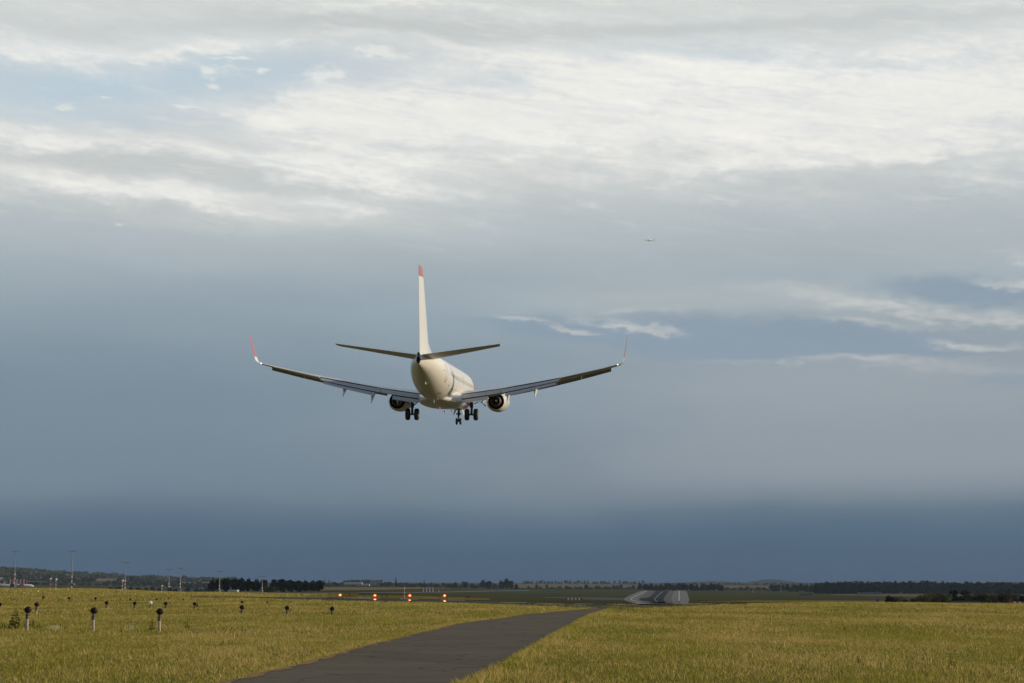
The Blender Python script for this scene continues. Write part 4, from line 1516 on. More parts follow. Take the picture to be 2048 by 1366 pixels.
striped_board(842, 871, 1176.6, 1183.4, hit(857, 1183.6).y, 'red and white banded low barrier behind the orange lights', 9)
striped_board(874.6, 878, 1180, 1183.4, hit(857, 1183.6).y, 'small white box just right of the banded low barrier', 2, 'equipment_box', 'box')
striped_board(15.5, 53.5, 1158.8, 1171, 1640, 'red and white banded hut behind the parked aircraft', 11, 'banded_hut', 'hut', 1.2)
striped_board(2021, 2052, 1203.2, 1206.6, 420, 'red and white low barrier at the right edge by the bushes', 6)
# small boxes
for px, y0, y1, m, lab in ((880.5, 1190.2, 1193.6, m_yel, 'small yellow marker box left of the rightmost orange lamp'), (728.5, 1189.6, 1191.6, m_yel, 'tiny yellow marker box between the boards and left lamp pair'),
                           (893.7, 1191.6, 1194.6, m_frame, 'small dark marker box right of the rightmost orange lamp'), (935, 1192.4, 1195.6, m_rpaint, 'long dark red marker board low in the green field'),
                           (764.5, 1190.4, 1192.6, m_frame, 'small black box, left of two between the lamp pairs'), (773.5, 1190.2, 1193, m_frame, 'small black box, right of two between the lamp pairs')):
    w = {935: 8.2}.get(px, 3.4)
    board(px - w / 2, px + w / 2, y0, y1, 1197, Dy + 30, m, lab, 'marker_box', 'box', 0.3)
striped_board(1131, 1164, 1195.8, 1200.4, 900, 'pale red and white banded board in the green field left of the runway', 9)

# ------------------------------------------------------------------ floodlight masts
def mast(px, ytop, ybase, D, label, hw):
    a = at(px, ytop, D)
    g = tz(a.x, D) - 0.5
    H = a.z - g
    hb = a.z - at(px, ybase, D).z
    t = thing('floodlight_mast', label, 'floodlight mast', (a.x, D, g), 0, 'floodlight masts by the apron')
    r = 0.95 * D / F
    k = D / F
    low = H - hb
    MB().tube((0, 0, low + hb * 0.33), (0, 0, H), r, r * 0.6, 10).build('pole', m_galv, t)
    for j in range(5):
        z0 = low + hb * 0.33 * j / 5 if j else 0
        MB().tube((0, 0, z0), (0, 0, low + hb * 0.33 * (j + 1) / 5), r * 1.15, r * 1.05, 10).build('band', m_rpaint if j % 2 else m_pale2, t)
    head = MB().box((0, 0, H - 0.2 * k), (hw * k * 2, k * 1.2, k * 0.5)).tube((0, 0, H - k * 1.2), (0, 0, H - 0.2 * k), r * 1.3, r * 1.8, 10).build('platform', m_galv, t, smooth=False)
    for s in (-0.95, -0.55, 0.55, 0.95):
        MB().box((s * hw * k, -0.2 * k, H + 0.25 * k), (hw * k * 0.34, k * 1.4, k * 0.9), rot=Matrix.Rotation(R(20), 3, 'X')).build('floodlight', m_galv, head, smooth=False)
    return t


mast(31, 1103.2, 1168, 1500, 'tall floodlight mast leftmost, rising over the parked aircraft', 6.4)
mast(145, 1102.3, 1175.2, 1350, 'tallest floodlight mast with dark ring near its banded foot', 6.6)
mast(251, 1125.2, 1177, 1900, 'floodlight mast beside the banded pole, third from the left', 7.2)
mast(338.2, 1138.5, 1180, 2300, 'slim floodlight mast, left of the close pair', 5.4)
mast(361, 1136.2, 1181, 2250, 'slim floodlight mast, right of the close pair', 5.6)
mast(439.3, 1142.2, 1184, 925, 'floodlight mast in front of the left end of the dark tree clump', 6.2)
mast(524.6, 1152.4, 1186, 930, 'shortest floodlight mast, in front of the middle of the dark tree clump', 8.2)
p = at(145, 1168, 1345)
tag(MB().lathe([(-1.0, 0.6), (-0.4, 1.9), (0.4, 1.9), (1.0, 0.6)], (p.x, p.y, p.z - 0.3), 'z', 14, caps=(True, True)).build('mast_ring', m_frame), 'dark round collar platform around the foot of the tallest mast', 'platform')
for px, y0, y1, D, lab in ((359, 1177.5, 1183, 2200, 'grey equipment hut at the foot of the right slim mast'), (437, 1179, 1185.5, 918, 'grey equipment hut at the foot of the mast before the tree clump'), (522.5, 1181, 1187, 920, 'grey equipment hut at the foot of the shortest mast')):
    a, c = at(px - 3, y1, D), at(px + 3, y0, D)
    t = thing('equipment_hut', lab, 'hut', ((a.x + c.x) / 2, D, a.z - 1.0))
    hh = c.z - a.z + 1.0
    MB().box((0, 0, hh * 0.45), (c.x - a.x, 3, hh * 0.9)).build('wall', mat('hut_grey', (0.16, 0.17, 0.19), 0.7), t, smooth=False)
    MB().box((0, 0, hh * 0.95), ((c.x - a.x) * 1.1, 3.4, hh * 0.1)).build('roof', m_galv, t, smooth=False)

# ------------------------------------------------------------------ parked aircraft, its belly hidden by the rise
def parked():
    D = 1560.0
    k = D / F
    nose = at(68.5, 1172.2, D)
    t = thing('parked_aircraft', 'parked white aircraft with red and white tail at the left edge', 'airplane', (nose.x, D, nose.z))
    L = 30.0
    b = MB()
    rg = []
    for u, r, dz in ((0, 0.05, -0.2), (0.8, 0.7, -0.05), (2.2, 1.15, 0.1), (4, 1.35, 0.2), (14, 1.35, 0.2), (20, 1.25, 0.3), (26, 0.75, 0.7), (30, 0.2, 1.1)):
        rg.append([Vector((-u, math.sin(a) * r, dz + math.cos(a) * r)) for a in (2 * math.pi * i / 18 for i in range(18))])
    b.loft(rg)
    b.build('fuselage', m_white, t)
    b = MB()
    b.loft([[Vector((-x0, w, z)) for x0, w in ((xa, -0.12), (xa, 0.12), (xb, 0.12), (xb, -0.12))] for xa, xb, z in ((22.3, 27.5, 1.0), (23.6, 27.8, 3.6), (24.4, 27.9, 5.6), (25.0, 27.6, 6.6), (25.6, 27.0, 7.0))])
    f = b.build('fin', m_pale2, t)
    b = MB()
    b.loft([[Vector((-25.6 + math.cos(a) * r, y, 4.1 + math.sin(a) * r * 1.05)) for a in (2 * math.pi * i / 20 for i in range(20))] for y, r in ((-0.14, 1.75), (-0.20, 1.7))])
    b.build('tail_disc', m_rpaint, f)
    b = MB()
    b.loft([[Vector((-25.4 + x, y, 4.6 + x * -0.25)) for x in (-0.9, 0.9)] + [Vector((-25.4 + x, y, 4.45 + x * -0.25)) for x in (0.9, -0.9)] for y in (-0.20, -0.24)])
    b.build('tail_stripe', m_pale2, f, smooth=False)
    MB().box((-26.6, 0, 4.9), (2.0, 9.5, 0.2)).box((-29, 0, 4.9), (5.0, 2.2, 0.18)).build('tailplane', m_pale2, t, smooth=False)
    MB().box((-11.5, 0, 1.35), (2.4, 24, 0.28)).build('wing', m_pale2, t, smooth=False)
    for s in (-1, 1):
        MB().loft([[Vector((-u, s * 4.2 + math.sin(a) * r, 1.0 + math.cos(a) * r)) for a in (2 * math.pi * i / 14 for i in range(14))] for u, r in ((7.0, 0.2), (7.5, 0.6), (10, 0.65), (14, 0.25))]).build('engine', m_rpaint, t)
    for s in (-1, 1):
        MB().tube((-11, s * 2, -2.2), (-11, s * 2, 0.5), 0.2).sphere((-11, s * 2, -2.0), 0.55).build('landing_gear', m_frame, t)


parked()

# ------------------------------------------------------------------ far buildings
m_teal = mat('tinted_glass_wall', (0.13, 0.20, 0.21), 0.25)
m_bwhite = mat('white_render', (0.40, 0.41, 0.42), 0.8)
m_pink = mat('pink_render', (0.26, 0.17, 0.15), 0.85)
m_bgrey = mat('grey_cladding', (0.17, 0.18, 0.20), 0.8)
m_roofred = mat('red_roof', (0.20, 0.08, 0.06), 0.8)


def building(px0, px1, y0, y1, D, label, mw, mr, nwin, rows=2, roofh=0.12, depth=14.0, name='building'):
    a, c = at(px0, y1, D), at(px1, y0, D)
    g = min(a.z, tz((a.x + c.x) / 2, D)) - 0.5
    w, h = c.x - a.x, c.z - g
    t = thing(name, label, 'building', ((a.x + c.x) / 2, D, g))
    MB().box((0, 0, h * (1 - roofh) / 2), (w, depth, h * (1 - roofh))).build('wall', mw, t, smooth=False)
    MB().box((0, 0, h * (1 - roofh / 2)), (w * 1.03, depth * 1.04, h * roofh)).build('roof', mr, t, smooth=False)
    for r_ in range(rows):
        for k in range(nwin):
            ww = w / nwin
            MB().box((-w / 2 + ww * (k + 0.5), -depth / 2 - 0.03, h * (1 - roofh) * (r_ + 0.6) / rows), (ww * 0.6, 0.1, h * (1 - roofh) / rows * 0.42)).build('window', mat_win, t, smooth=False)
    return t


mat_win = mat('far_window', (0.05, 0.06, 0.07), 0.2)
building(740, 751, 1161.2, 1175, 3300, 'tall pale green glass wing of the office block left of its grey part', m_teal, m_teal, 3, 3)
building(751.5, 767, 1160.0, 1175, 3310, 'grey glass office block with a red crown on the roof', m_bgrey, m_roofred, 5, 4, 0.1)
building(690, 724, 1164.6, 1171.5, 3250, 'long low white hall left of the glass office block', m_bwhite, m_bwhite, 7, 1, 0.3)
building(724.5, 739, 1168.6, 1172.5, 3240, 'small white annex between the white hall and glass block', m_bwhite, m_bwhite, 3, 1, 0.3)
building(366, 421, 1164.0, 1169.5, 3300, 'long pinkish building behind the slim masts', m_pink, m_bwhite, 9, 1, 0.2)
building(458, 476, 1179.6, 1184.5, 915, 'pale low shed in front of the dark tree clump', m_bgrey, m_bwhite, 3, 1, 0.45, 6, 'shed')
building(1985, 2020, 1194, 1199, 620, 'small grey shed among the bushes at the right edge', m_bgrey, m_bgrey, 2, 1, 0.3, 4, 'shed')
for i, (a0, a1, y0, y1, D, m, lab) in enumerate(((483, 519, 1182.6, 1187, 910, m_bgrey, 'pale grey panel fence in front of the dark trees by the shortest mast'),
                                               (560, 660, 1185.2, 1188.0, 1900, m_bgrey, 'long low grey wall at the far edge of the left grass'),
                                               (1598, 1626, 1188.0, 1191.2, 2000, mat('blue_steel', (0.035, 0.05, 0.085), 0.6), 'dark blue low barrier in the far green field before the forest'),
                                               (1714, 1763, 1184.5, 1189.5, 2200, mat('blue_roofing', (0.07, 0.085, 0.11), 0.6), 'long bluish low roof at the foot of the forest'),
                                               (1775, 1817, 1204.2, 1209, 420, mat('blue_fence', (0.03, 0.04, 0.06), 0.6), 'low dark blue fence under the left bushes'),
                                               (1902, 1962, 1201.4, 1209, 430, mat('slate_fence', (0.045, 0.052, 0.065), 0.7), 'dark slate fence in front of the round bushes'))):
    a, c = at(a0, y1, D), at(a1, y0, D)
    g = min(a.z, tz((a.x + c.x) / 2, D)) - 0.3
    t = thing('low_wall', lab, 'fence', ((a.x + c.x) / 2, D, g))
    w, h = c.x - a.x, c.z - g
    n = max(3, int(w / (h * 1.6)))
    n = min(n, 14)
    for k in range(n):
        MB().box((-w / 2 + w * (k + 0.5) / n, 0, h * 0.5), (w / n * 0.97, 0.3, h)).build('panel', m, t, smooth=False)
# tail shaped end piece of the blue fence
p0 = at(1753, 1208.5, 418)
k = 418 / F
t = tag(MB().loft([[Vector((p0.x + x * k, 418 + y, p0.z + z * k)) for x, z in ((0, -2), (0, 10.6), (2.6, 11.2), (5.5, 5.2), (11, 3.4), (23, 3.0), (23, -2))] for y in (0, 0.5)]).build('blue_windbreak', mat('windbreak_blue', (0.04, 0.055, 0.09), 0.6), smooth=False), 'dark blue windbreak with a raised pointed end at the grass crest', 'windbreak')
tag(MB().box(at(2019.6, 1203.5, 410), (3 * 0.104, 0.3, 9 * 0.104)).build('red_post', m_rpaint, smooth=False), 'thick red post at the left end of the right edge barrier', 'post')
# church spire, radio masts
for px, y0, y1, D, lab in ((564, 1143, 1160, 3600, 'thin pale lattice tower rising behind the dark tree clump'), (199, 1139, 1158, 4500, 'hair thin radio mast over the left hills'), (1435, 1150.5, 1163, 6000, 'hair thin radio mast over the woods behind the runway'), (1505.5, 1161.5, 1183, 2400, 'dark thin pole with white box at its foot right of the runway')):
    a, c = at(px, y1, D), at(px, y0, D)
    r = (0.8 if px == 564 else 0.3) * D / F
    g = min(tz(a.x, D), a.z)
    t = thing('radio_mast', lab, 'mast', (a.x, D, g))
    MB().tube((0, 0, 0), (0, 0, c.z - g), r, r * 0.5, 8).build('pole', m_galv, t)
    MB().box((0, 0, (a.z - g) * 0.5 + 0.6), (r * 4, r * 4, (a.z - g) + 1.2)).build('foot', m_bwhite, t, smooth=False)

# ------------------------------------------------------------------ trees
m_tree = foliage_mat('far_foliage', (0.040, 0.048, 0.026), (0.088, 0.094, 0.046), 0.22, 0.1)
m_forest = foliage_mat('forest_foliage', (0.011, 0.017, 0.010), (0.026, 0.032, 0.015), 0.12, 0.1)
m_bush = foliage_mat('bush_foliage', (0.065, 0.068, 0.034), (0.13, 0.125, 0.06), 0.5, 0.15)
m_bark = mat('bark', (0.05, 0.04, 0.03), 0.9)


def leaf_cloud(lobes, n, size, seed):
    r = np.random.default_rng(seed)
    L = np.array(lobes, float)                       # x y z rx ry rz
    wts = (L[:, 3] * L[:, 5])
    idx = r.choice(len(L), n, p=wts / wts.sum())
    d = r.normal(size=(n, 3))
    d /= np.linalg.norm(d, axis=1)[:, None]
    rad = r.uniform(0.55, 1.08, n)[:, None]
    c = L[idx, :3] + d * L[idx, 3:6] * rad
    u = r.normal(size=(n, 3)); u /= np.linalg.norm(u, axis=1)[:, None]
    w = np.cross(u, r.normal(size=(n, 3))); w /= np.linalg.norm(w, axis=1)[:, None]
    s = size * r.uniform(0.5, 1.4, n)[:, None]
    V = np.stack([c - u * s - w * s * 0.7, c + u * s - w * s * 0.7, c + u * s * 0.8 + w * s * 0.7, c - u * s * 0.8 + w * s * 0.7], 1)
    return V


def tree_lobes(kind, seed):
    r = random.Random(seed)
    L = []
    if kind == 'round':
        for k in range(11):
            a, q = r.uniform(0, 6.28), r.uniform(0.05, 0.30)
            z = r.uniform(0.26, 0.80)
            s = r.uniform(0.15, 0.24) * (1.1 - 0.45 * abs(z - 0.5))
            L.append((math.cos(a) * q, math.sin(a) * q, z, s, s, s * 0.85))
        L.append((0, 0, 0.5, 0.30, 0.30, 0.32))
        L.append((r.uniform(-0.1, 0.1), 0, 0.82, 0.17, 0.17, 0.15))
    elif kind == 'tall':
        for k in range(9):
            z = 0.16 + 0.78 * k / 8
            s = 0.26 * (1 - 0.72 * k / 8)
            L.append((r.uniform(-0.08, 0.08), r.uniform(-0.08, 0.08), z, s, s, 0.11))
    else:                                             # bush: reaches the ground
        for k in range(12):
            a, q = r.uniform(0, 6.28), r.uniform(0.0, 0.36)
            z = r.uniform(0.10, 0.76) * (1 - q * 0.8)
            s = r.uniform(0.15, 0.25)
            L.append((math.cos(a) * q, math.sin(a) * q, z, s, s, s))
    return L


def make_tree(kind, seed, m, n, size):
    V = leaf_cloud(tree_lobes(kind, seed), n, size, seed)
    crown = np_mesh('crown', V.reshape(-1, 3), np.arange(n * 4).reshape(-1, 4), [m])
    b = MB()
    b.tube((0, 0, -0.05), (0, 0, 0.35), 0.032, 0.024, 8).tube((0, 0, 0.33), (0.02, 0, 0.75), 0.024, 0.006, 6)
    rr = random.Random(seed)
    for k in range(5):
        a = rr.uniform(0, 6.28)
        b.tube((0, 0, 0.25 + 0.07 * k), (math.cos(a) * 0.22, math.sin(a) * 0.22, 0.42 + 0.08 * k), 0.012, 0.003, 5)
    trunk = b.build('trunk', m_bark)
    root = bpy.data.objects.new('tree', None)
    COL.objects.link(root)
    crown.parent = root
    trunk.parent = root
    return root


TREES = {}
for kind in ('round', 'tall', 'bush'):
    for s in range(3):
        for mk, m in (('far', m_tree), ('forest', m_forest), ('bush', m_bush)):
            if mk == 'bush' and kind == 'tall' and s:
                continue
            TREES[(kind, s, mk)] = None


def plant(px, ytop, wpx, D, kind, mk, label, group, name='tree', cat='tree', sink=0.3):
    key = (kind, random.randrange(3) if not (mk == 'bush' and kind == 'tall') else 0, mk)
    if TREES[key] is None:
        m = {'far': m_tree, 'forest': m_forest, 'bush': m_bush}[mk]
        TREES[key] = make_tree(kind, hash(kind) % 7 + key[1] * 11 + len(mk), m, 900 if mk != 'bush' else 2200, 0.055 if mk != 'bush' else 0.032)
        t = TREES[key]
    else:
        t = copy_tree(TREES[key])
    a = at(px, ytop, D)
    g = tz(a.x, D) - sink
    t.location = (a.x, D, g)
    w = wpx * D / F
    t.scale = (w * 1.15, w * 1.15, a.z - g)
    t.rotation_euler = (0, 0, random.uniform(0, 6.28))
    t.name = name
    tag(t, label, cat, group)
    return t


def frow(group, label, items, D, kind, mk, dj=0.02, **kw):
    for px, yt, w in items:
        plant(px, yt, w, D * (1 + random.uniform(-dj, dj)), kind if isinstance(kind, str) else random.choice(kind), mk, label, group, **kw)


# dark clump on the left, in front of the field
G = 'trees of the dark clump on the left'
for i, (px, yt, w) in enumerate([(424, 1158.5, 22), (437, 1157.5, 20), (452, 1155.5, 24), (470, 1156, 22), (482, 1154.2, 24), (497, 1156.2, 22), (512, 1157.5, 22), (528, 1158.0, 24), (548, 1158.5, 22), (562, 1157.0, 24), (580, 1158.6, 22), (596, 1160.0, 24), (612, 1160.2, 22), (624, 1160.0, 22), (640, 1159.5, 18)]):
    plant(px, yt, w, 1000 + random.uniform(-20, 50), 'round', 'forest', 'broad dark tree standing in the dense clump behind the shortest mast', G)
plant(540, 1168, 26, 965, 'bush', 'far', 'lighter olive tree in front of the dark clump', None)
G = 'bushes at the foot of the left masts'
frow(G, 'low dark bush at the far grass edge between the left masts', [(x, random.uniform(1171.5, 1177), random.uniform(10, 18)) for x in (118, 132, 152, 165, 185, 205, 222, 236, 262, 276, 292, 306, 320, 340, 352, 375, 392, 402, 412)], 2300, 'bush', 'forest', name='bush', cat='bush')
G = 'hedgerow trees before the left hills'
frow(G, 'small dim tree in the hedgerow before the left hills', [(x + random.uniform(-4, 4), random.uniform(1158, 1166), random.uniform(11, 18)) for x in range(62, 420, 12)], 3300, 'round', 'far')
G = 'skyline trees over the left village'
frow(G, 'hazy tree on the skyline left of the dark clump', [(x + random.uniform(-5, 5), random.uniform(1149.5, 1157) + (x - 150) * 0.022, random.uniform(9, 17)) for x in range(150, 440, 9)], 5200, ['round', 'round', 'tall'], 'far')
plant(155.5, 1143.6, 7, 5200, 'tall', 'far', 'single taller pointed tree right of the tallest mast', None)
plant(368, 1149.5, 17, 4200, 'round', 'far', 'round pale tree crown just right of the close mast pair', None)
plant(411, 1153, 17, 4200, 'round', 'far', 'round pale tree crown left of the mast before the clump', None)
G = 'village trees behind the tan field'
frow(G, 'mid green tree in the belt behind the tan field', [(x + random.uniform(-4, 4), random.uniform(1162.5, 1167.5), random.uniform(9, 16)) for x in list(range(650, 690, 9)) + list(range(764, 1000, 7))], 3150, ['round', 'round', 'bush'], 'far')
frow('low trees in front of the white hall', 'low tree in front of the white hall and glass block', [(x + random.uniform(-2, 2), random.uniform(1168.5, 1171.5), random.uniform(8, 13)) for x in range(655, 775, 9)], 3080, 'bush', 'far')
frow('wooded rise behind the white hall', 'tree on the wooded rise behind the white hall', [(x, 1158.6 + 0.0022 * (x - 722) ** 2 * 0.6 + random.uniform(-0.5, 0.7), 11) for x in range(690, 760, 7)], 4600, 'round', 'far')
for px, yt, w, lab in ((791.8, 1155.6, 6, 'dark pointed conifer rising over the belt right of the glass block'), (848.4, 1159.6, 4.5, 'slim pointed conifer over the belt above the banded barrier'), (658, 1160, 5, 'pointed conifer just right of the dark clump'), (648, 1158.5, 5, 'narrow spruce on the right edge of the dark clump')):
    plant(px, yt, w, 3100, 'tall', 'forest', lab, None)
for px, yt, w, lab in ((967, 1159.6, 15, 'large round tree, leftmost of the big trees left of the runway'), (978, 1161.2, 14, 'large dark tree beside the leftmost big round tree'), (1003, 1160.5, 14, 'round dark tree left of the biggest crown'), (1014, 1156.6, 17, 'biggest round tree crown on the skyline left of the runway'), (1023, 1160.5, 13, 'round dark tree right of the biggest crown'), (1033, 1167.5, 10, 'small tree tucked right of the biggest crown'),
                       (912, 1163.5, 10, 'dark tree left of the twin dark trees'), (931, 1164, 9, 'right one of the twin dark trees')):
    plant(px, yt, w, 3000, 'round', 'forest', lab, None)
AV = [195, 212, 225, 250, 265, 300, 322, 340, 365, 390, 405, 430, 455, 478, 505, 537, 552, 577, 612, 625, 645, 670, 694, 720, 765, 780, 795, 825, 845, 860, 875, 892, 938, 980, 1012, 1035, 1050, 1075, 1095, 1108, 1140, 1170]
frow('avenue of small trees on the skyline', 'small tree in the skyline avenue left of the runway', [(1000 + x / 4.096, random.uniform(1159.6, 1163.8), random.uniform(4.5, 8)) for x in AV], 5450, ['round', 'round', 'tall'], 'far', 0.002)
HD = [235, 262, 300, 330, 385, 430, 488, 548, 580, 625, 660, 704, 742, 795, 815, 870, 895, 930, 960, 990, 1020, 1055, 1090]
frow('hedge trees below the stubble field', 'rounded tree in the hedge below the stubble field', [(1000 + x / 4.096, random.uniform(1168.2, 1174.5), random.uniform(7, 11)) for x in HD], 3450, ['round', 'bush'], 'far', 0.004)
frow('low hedge bushes behind the green field', 'low bush in the hedge behind the green field', [(x, random.uniform(1174.5, 1176.8), random.uniform(8, 13)) for x in range(1005, 1282, 8)], 3350, 'bush', 'far', 0.004, name='bush', cat='bush')
frow('dark trees behind the runway end', 'dark tree in the row behind the runway end', [(x + random.uniform(-1.5, 1.5), random.uniform(1165.3, 1169), random.uniform(10, 14)) for x in range(1282, 1450, 7)], 2750, ['round', 'bush'], 'forest', 0.01)
frow('hedge trees right of the runway', 'small dim tree in the hedge right of the runway', [(x + random.uniform(-2, 2), random.uniform(1170.5, 1175), random.uniform(7, 11)) for x in range(1440, 1545, 8)], 3100, ['round', 'bush'], 'far', 0.01)
frow('trees on the far rise right of the runway', 'hazy small tree on the far rise right of the runway', [(x + random.uniform(-3, 3), random.uniform(1164.5, 1167.5), random.uniform(6, 10)) for x in range(1300, 1640, 9)], 5300, 'round', 'far', 0.01)
frow('edge trees left of the forest', 'dark tree in the low belt left of the big forest', [(x + random.uniform(-2, 2), random.uniform(1166.5, 1170), random.uniform(10, 14)) for x in range(1545, 1640, 7)], 2900, ['round', 'bush'], 'forest', 0.01)

# bushes along the right crest
for px, yt, w, kind, mk, lab in ((1779, 1187.5, 20, 'bush', 'forest', 'dark rounded bush, leftmost on the right grass crest'), (1795, 1190.2, 22, 'bush', 'bush', 'olive bush right of the leftmost dark bush'), (1808, 1198, 16, 'bush', 'forest', 'small low dark bush beside the olive bush'),
                                 (1846, 1184, 34, 'bush', 'bush', 'wide olive bush rising from the low end of the thicket'), (1866, 1179.5, 34, 'bush', 'bush', 'tall olive bush left of the round dark pair'), (1885, 1180.5, 30, 'bush', 'bush', 'olive bush touching the round dark pair on its left'),
                                 (1906, 1178.5, 34, 'bush', 'forest', 'left one of the two big round dark bushes'), (1930, 1178.8, 36, 'bush', 'forest', 'right one of the two big round dark bushes'), (1953, 1192, 24, 'bush', 'forest', 'low dark bush right of the two big round ones'),
                                 (1968, 1182, 26, 'bush', 'bush', 'feathery olive bush right of the round dark pair'), (1985, 1183, 24, 'bush', 'bush', 'second feathery olive bush toward the right edge'), (1992, 1194, 26, 'bush', 'forest', 'dark rounded low bush near the grey shed'),
                                 (2018, 1174.5, 15, 'tall', 'bush', 'tall narrow olive tree near the right edge'), (2008, 1188, 18, 'bush', 'forest', 'dark bush at the foot of the tall narrow tree'), (2044, 1191, 22, 'bush', 'forest', 'dark bush at the right edge behind the barrier'), (1826, 1197, 20, 'bush', 'forest', 'low dark bush at the left end of the thicket'), (2075, 1185, 34, 'bush', 'bush', 'olive bush beyond the right edge barrier'),
                                 (1955, 1180.5, 46, 'bush', 'bush', 'broad pale olive bush mass right behind the round dark pair'), (1999, 1180.5, 46, 'bush', 'bush', 'broad olive bush mass left of the tall narrow tree'), (2034, 1184, 40, 'bush', 'bush', 'olive bush right of the tall narrow tree'), (1858, 1182, 48, 'bush', 'bush', 'broadest olive bush of the thicket left end')):
    plant(px, yt - 2.0, w * 1.08, 560 + random.uniform(-25, 25), kind, mk, lab, None, name='bush' if kind == 'bush' else 'tree', cat='bush' if kind == 'bush' else 'tree', sink=0.4)


def wood(name, label, spots, m, leaves, size, seed):
    """a far-off wood that reads as one mass"""
    r = random.Random(seed)
    VV = []
    for i, (x, y, z, w, h) in enumerate(spots):
        lobes = [(x, y, z + h * 0.42, w * 0.5, w * 0.5, h * 0.42)] + [(x + r.uniform(-0.35, 0.35) * w, y + r.uniform(-0.35, 0.35) * w, z + h * r.uniform(0.3, 0.85), w * 0.28, w * 0.28, h * 0.18) for _ in range(5)]
        VV.append(leaf_cloud(lobes, leaves, size * w, seed * 1000 + i))
    V = np.concatenate(VV).reshape(-1, 3)
    o = np_mesh(name, V, np.arange(len(V)).reshape(-1, 4), [m])
    return tag(o, label, 'wood', kind='stuff')


spots = []
for row in range(4):
    px = 1634.0
    while px < 2500:
        D = 2480 + row * 28 + random.uniform(-8, 8)
        yt = np.interp(px, [1634, 1690, 1760, 1850, 1950, 2048, 2500], [1165.2, 1163.2, 1162.8, 1163, 1164.2, 1164.6, 1163]) + random.uniform(-2.0, 1.8) + row * 0.2
        a = at(px, yt, D)
        g = tz(a.x, D) - 0.5
        spots.append((a.x, D, g, random.uniform(6.0, 9.5), a.z - g))
        px += random.uniform(6.5, 11.0)
wood('forest', 'long dark forest along the right horizon', spots, m_forest, 170, 0.13, 3)
spots = []
for k in range(2600):
    px = random.uniform(-260, 470)
    D = random.uniform(3900, 6100)
    x = (px - 1024) / F / KX * D
    z = tz(x, D)
    if px > 175 and random.random() < 0.55:
        continue
    row = 1165 + (CAMZ - z) / D * F * KX
    if any(a - 2 < px < c + 2 and y0 - 0.5 < row < y1 + 8 for a, c, y0, y1 in FIELD_GAPS):
        continue
    spots.append((x, D, z - 1, random.uniform(14, 24), random.uniform(11, 17)))
wood('hill_wood', 'hazy dark woodland covering the left hills', spots, foliage_mat('hill_foliage', (0.036, 0.042, 0.026), (0.085, 0.086, 0.046), 0.05, 0.1), 34, 0.17, 5)

# ------------------------------------------------------------------ weeds and flowers in the meadow
m_weed = foliage_mat('weed_leaves', (0.018, 0.032, 0.008), (0.045, 0.066, 0.016), 6.0, 0.3)
m_weedd = foliage_mat('dry_weed', (0.020, 0.018, 0.010), (0.042, 0.034, 0.017), 6.0, 0.2)


def weed(px, ytop, ybase, wpx, label, seed, m=None, D=None, n=130, name='weed'):
    q = flat_pt(px, ybase) if D is None else (0, D)
    D = q[1]
    a = at(px, ytop, D)
    g = tz(a.x, D) - 0.02
    H = a.z - g
    w = wpx * D / F
    r = np.random.default_rng(seed)
    t = thing(name, label, 'plant', (a.x, D, g))
    b = MB()
    ns = 3
    for k in range(ns):
        e = (r.uniform(-0.25, 0.25) * w, r.uniform(-0.2, 0.2) * w, H * (1 - 0.25 * k))
        b.tube((r.uniform(-0.1, 0.1) * w, 0, -0.03), e, 0.008, 0.003, 5)
    b.build('stem', m or m_weed, t)
    h = r.uniform(0.05, 1, n)
    rad = w * 0.5 * (1 - h * 0.75) * np.sqrt(r.uniform(0, 1, n))
    an = r.uniform(0, 6.28, n)
    c = np.stack([np.cos(an) * rad, np.sin(an) * rad, h * H], 1)
    u = np.stack([np.cos(an), np.sin(an), r.uniform(-0.5, 0.8, n)], 1)
    u /= np.linalg.norm(u, axis=1)[:, None]
    v = np.cross(u, r.normal(size=(n, 3)))
    v /= np.linalg.norm(v, axis=1)[:, None]
    L = (0.17 * H * r.uniform(0.5, 1.2, n) * (1.15 - h))[:, None]
    V = np.stack([c, c + u * L * 0.5 + v * L * 0.28, c + u * L, c + u * L * 0.5 - v * L * 0.28], 1)
    o = np_mesh('leaves', V.reshape(-1, 3), np.arange(n * 4).reshape(-1, 4), [m or m_weed])
    o.parent = t
    return t


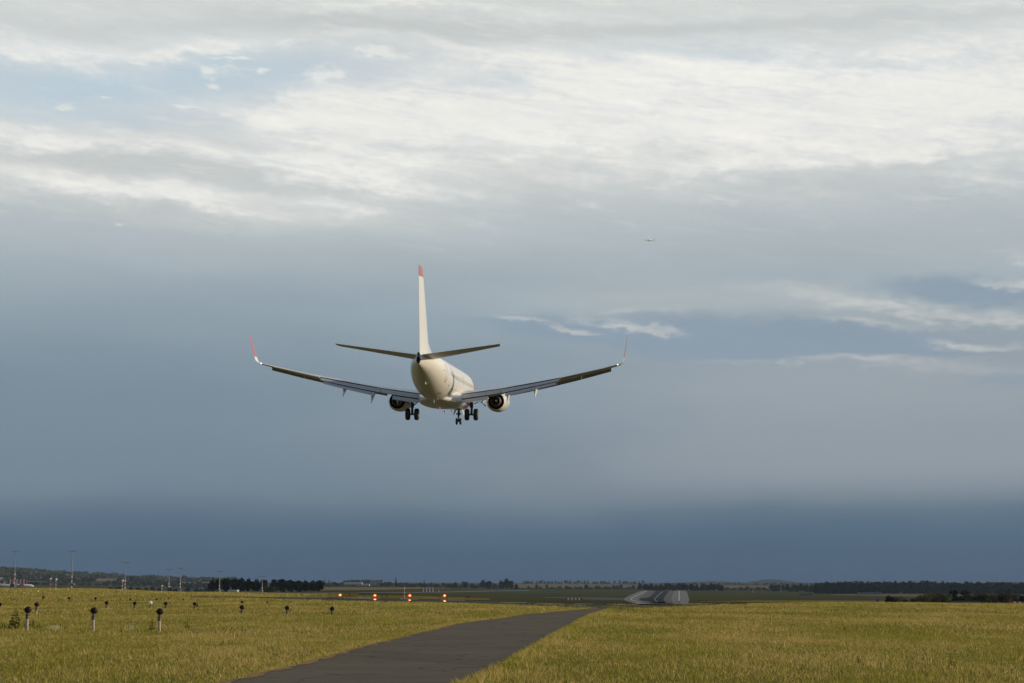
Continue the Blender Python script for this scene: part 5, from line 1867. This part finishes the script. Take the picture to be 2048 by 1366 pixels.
weed(31.5, 1214.5, 1259, 20, 'tall pointed dark green weed left of the leftmost lamp post', 1, n=230)
weed(21, 1241, 1258, 14, 'short weed just left of the tall pointed weed', 2)
weed(6, 1239, 1258, 18, 'drooping weed at the very left edge of the meadow', 3)
weed(63, 1234, 1258, 17, 'bushy weed right behind the leftmost lamp post', 4, n=190)
weed(77, 1245, 1258, 18, 'low spreading weed right of the leftmost lamp post', 5)
weed(50.5, 1240, 1258, 10, 'small weed tucked left against the leftmost lamp post', 6)
weed(131, 1249, 1258, 9, 'lone small dark weed between the first two tall posts', 7)
weed(304.5, 1237, 1262, 9, 'thin upright weed left of the third tall post', 8)
weed(374, 1241, 1256, 7, 'thin yellowish weed in the middle of the left meadow', 9, m_weedd)
weed(393, 1198, 1212, 7, 'thin leaning stalk right of the grey ball lamps', 10, m_weedd, D=125)
weed(1717.5, 1311, 1326, 10, 'small dark dry weed in the near right meadow', 11, m_weedd)
weed(1904, 1313, 1333, 17, 'ragged dark dry weed nearest the lower right corner', 12, m_weedd)
weed(1750, 1250, 1258, 13, 'low green weed in the middle of the right meadow', 13)
weed(1755, 1227.5, 1233, 12, 'flat brown weed under the right bushes', 14, m_weedd, D=95)
weed(1893, 1219, 1226, 12, 'dark low weed right of the rusty grass patch', 15, m_weedd, D=110)
weed(1688, 1251, 1260, 9, 'tiny green weed left of the low green weed', 16)
weed(2042, 1241, 1246, 14, 'brown dry weed at the right edge of the meadow', 17, m_weedd)
for px, y0, y1, lab, n in ((110, 1251, 1258, 'patch of small white flowers right of the leftmost weeds', 26), (266, 1251, 1257, 'sparse patch of small white flowers before the third tall post', 14)):
    _, D = flat_pt(px, 1259)
    a = at(px, 1259, D)
    b = MB()
    rr = random.Random(px)
    for k in range(n):
        q = Vector((a.x + rr.uniform(-0.11, 0.11) * 1.6, D + rr.uniform(-0.5, 0.3), 0.05 + rr.uniform(0.04, 0.12)))
        b.sphere(q, (0.008, 0.008, 0.006), 6, 4)
        b.tube((q.x, q.y, 0.0), q, 0.003, 0.002, 4)
    tag(b.build('flower_patch', mat('white_petals', (0.75, 0.74, 0.68), 0.7)), lab, 'flowers')

# ------------------------------------------------------------------ air
def haze():
    b = MB()
    b.box((0, 5050, 540), (60000, 17120, 1180))
    m = bpy.data.materials.new('haze_air')
    m.use_nodes = True
    t = m.node_tree
    t.nodes.clear()
    out = t.nodes.new('ShaderNodeOutputMaterial')
    v = t.nodes.new('ShaderNodeVolumePrincipled')
    v.inputs['Color'].default_value = (0.55, 0.72, 1.0, 1)
    v.inputs['Density'].default_value = HAZE_D
    v.inputs['Anisotropy'].default_value = 0.0
    t.links.new(v.outputs[0], out.inputs['Volume'])
    m.cycles.homogeneous_volume = True
    o = b.build('haze', m, smooth=False)
    tag(o, None, None, kind='stuff')


haze()
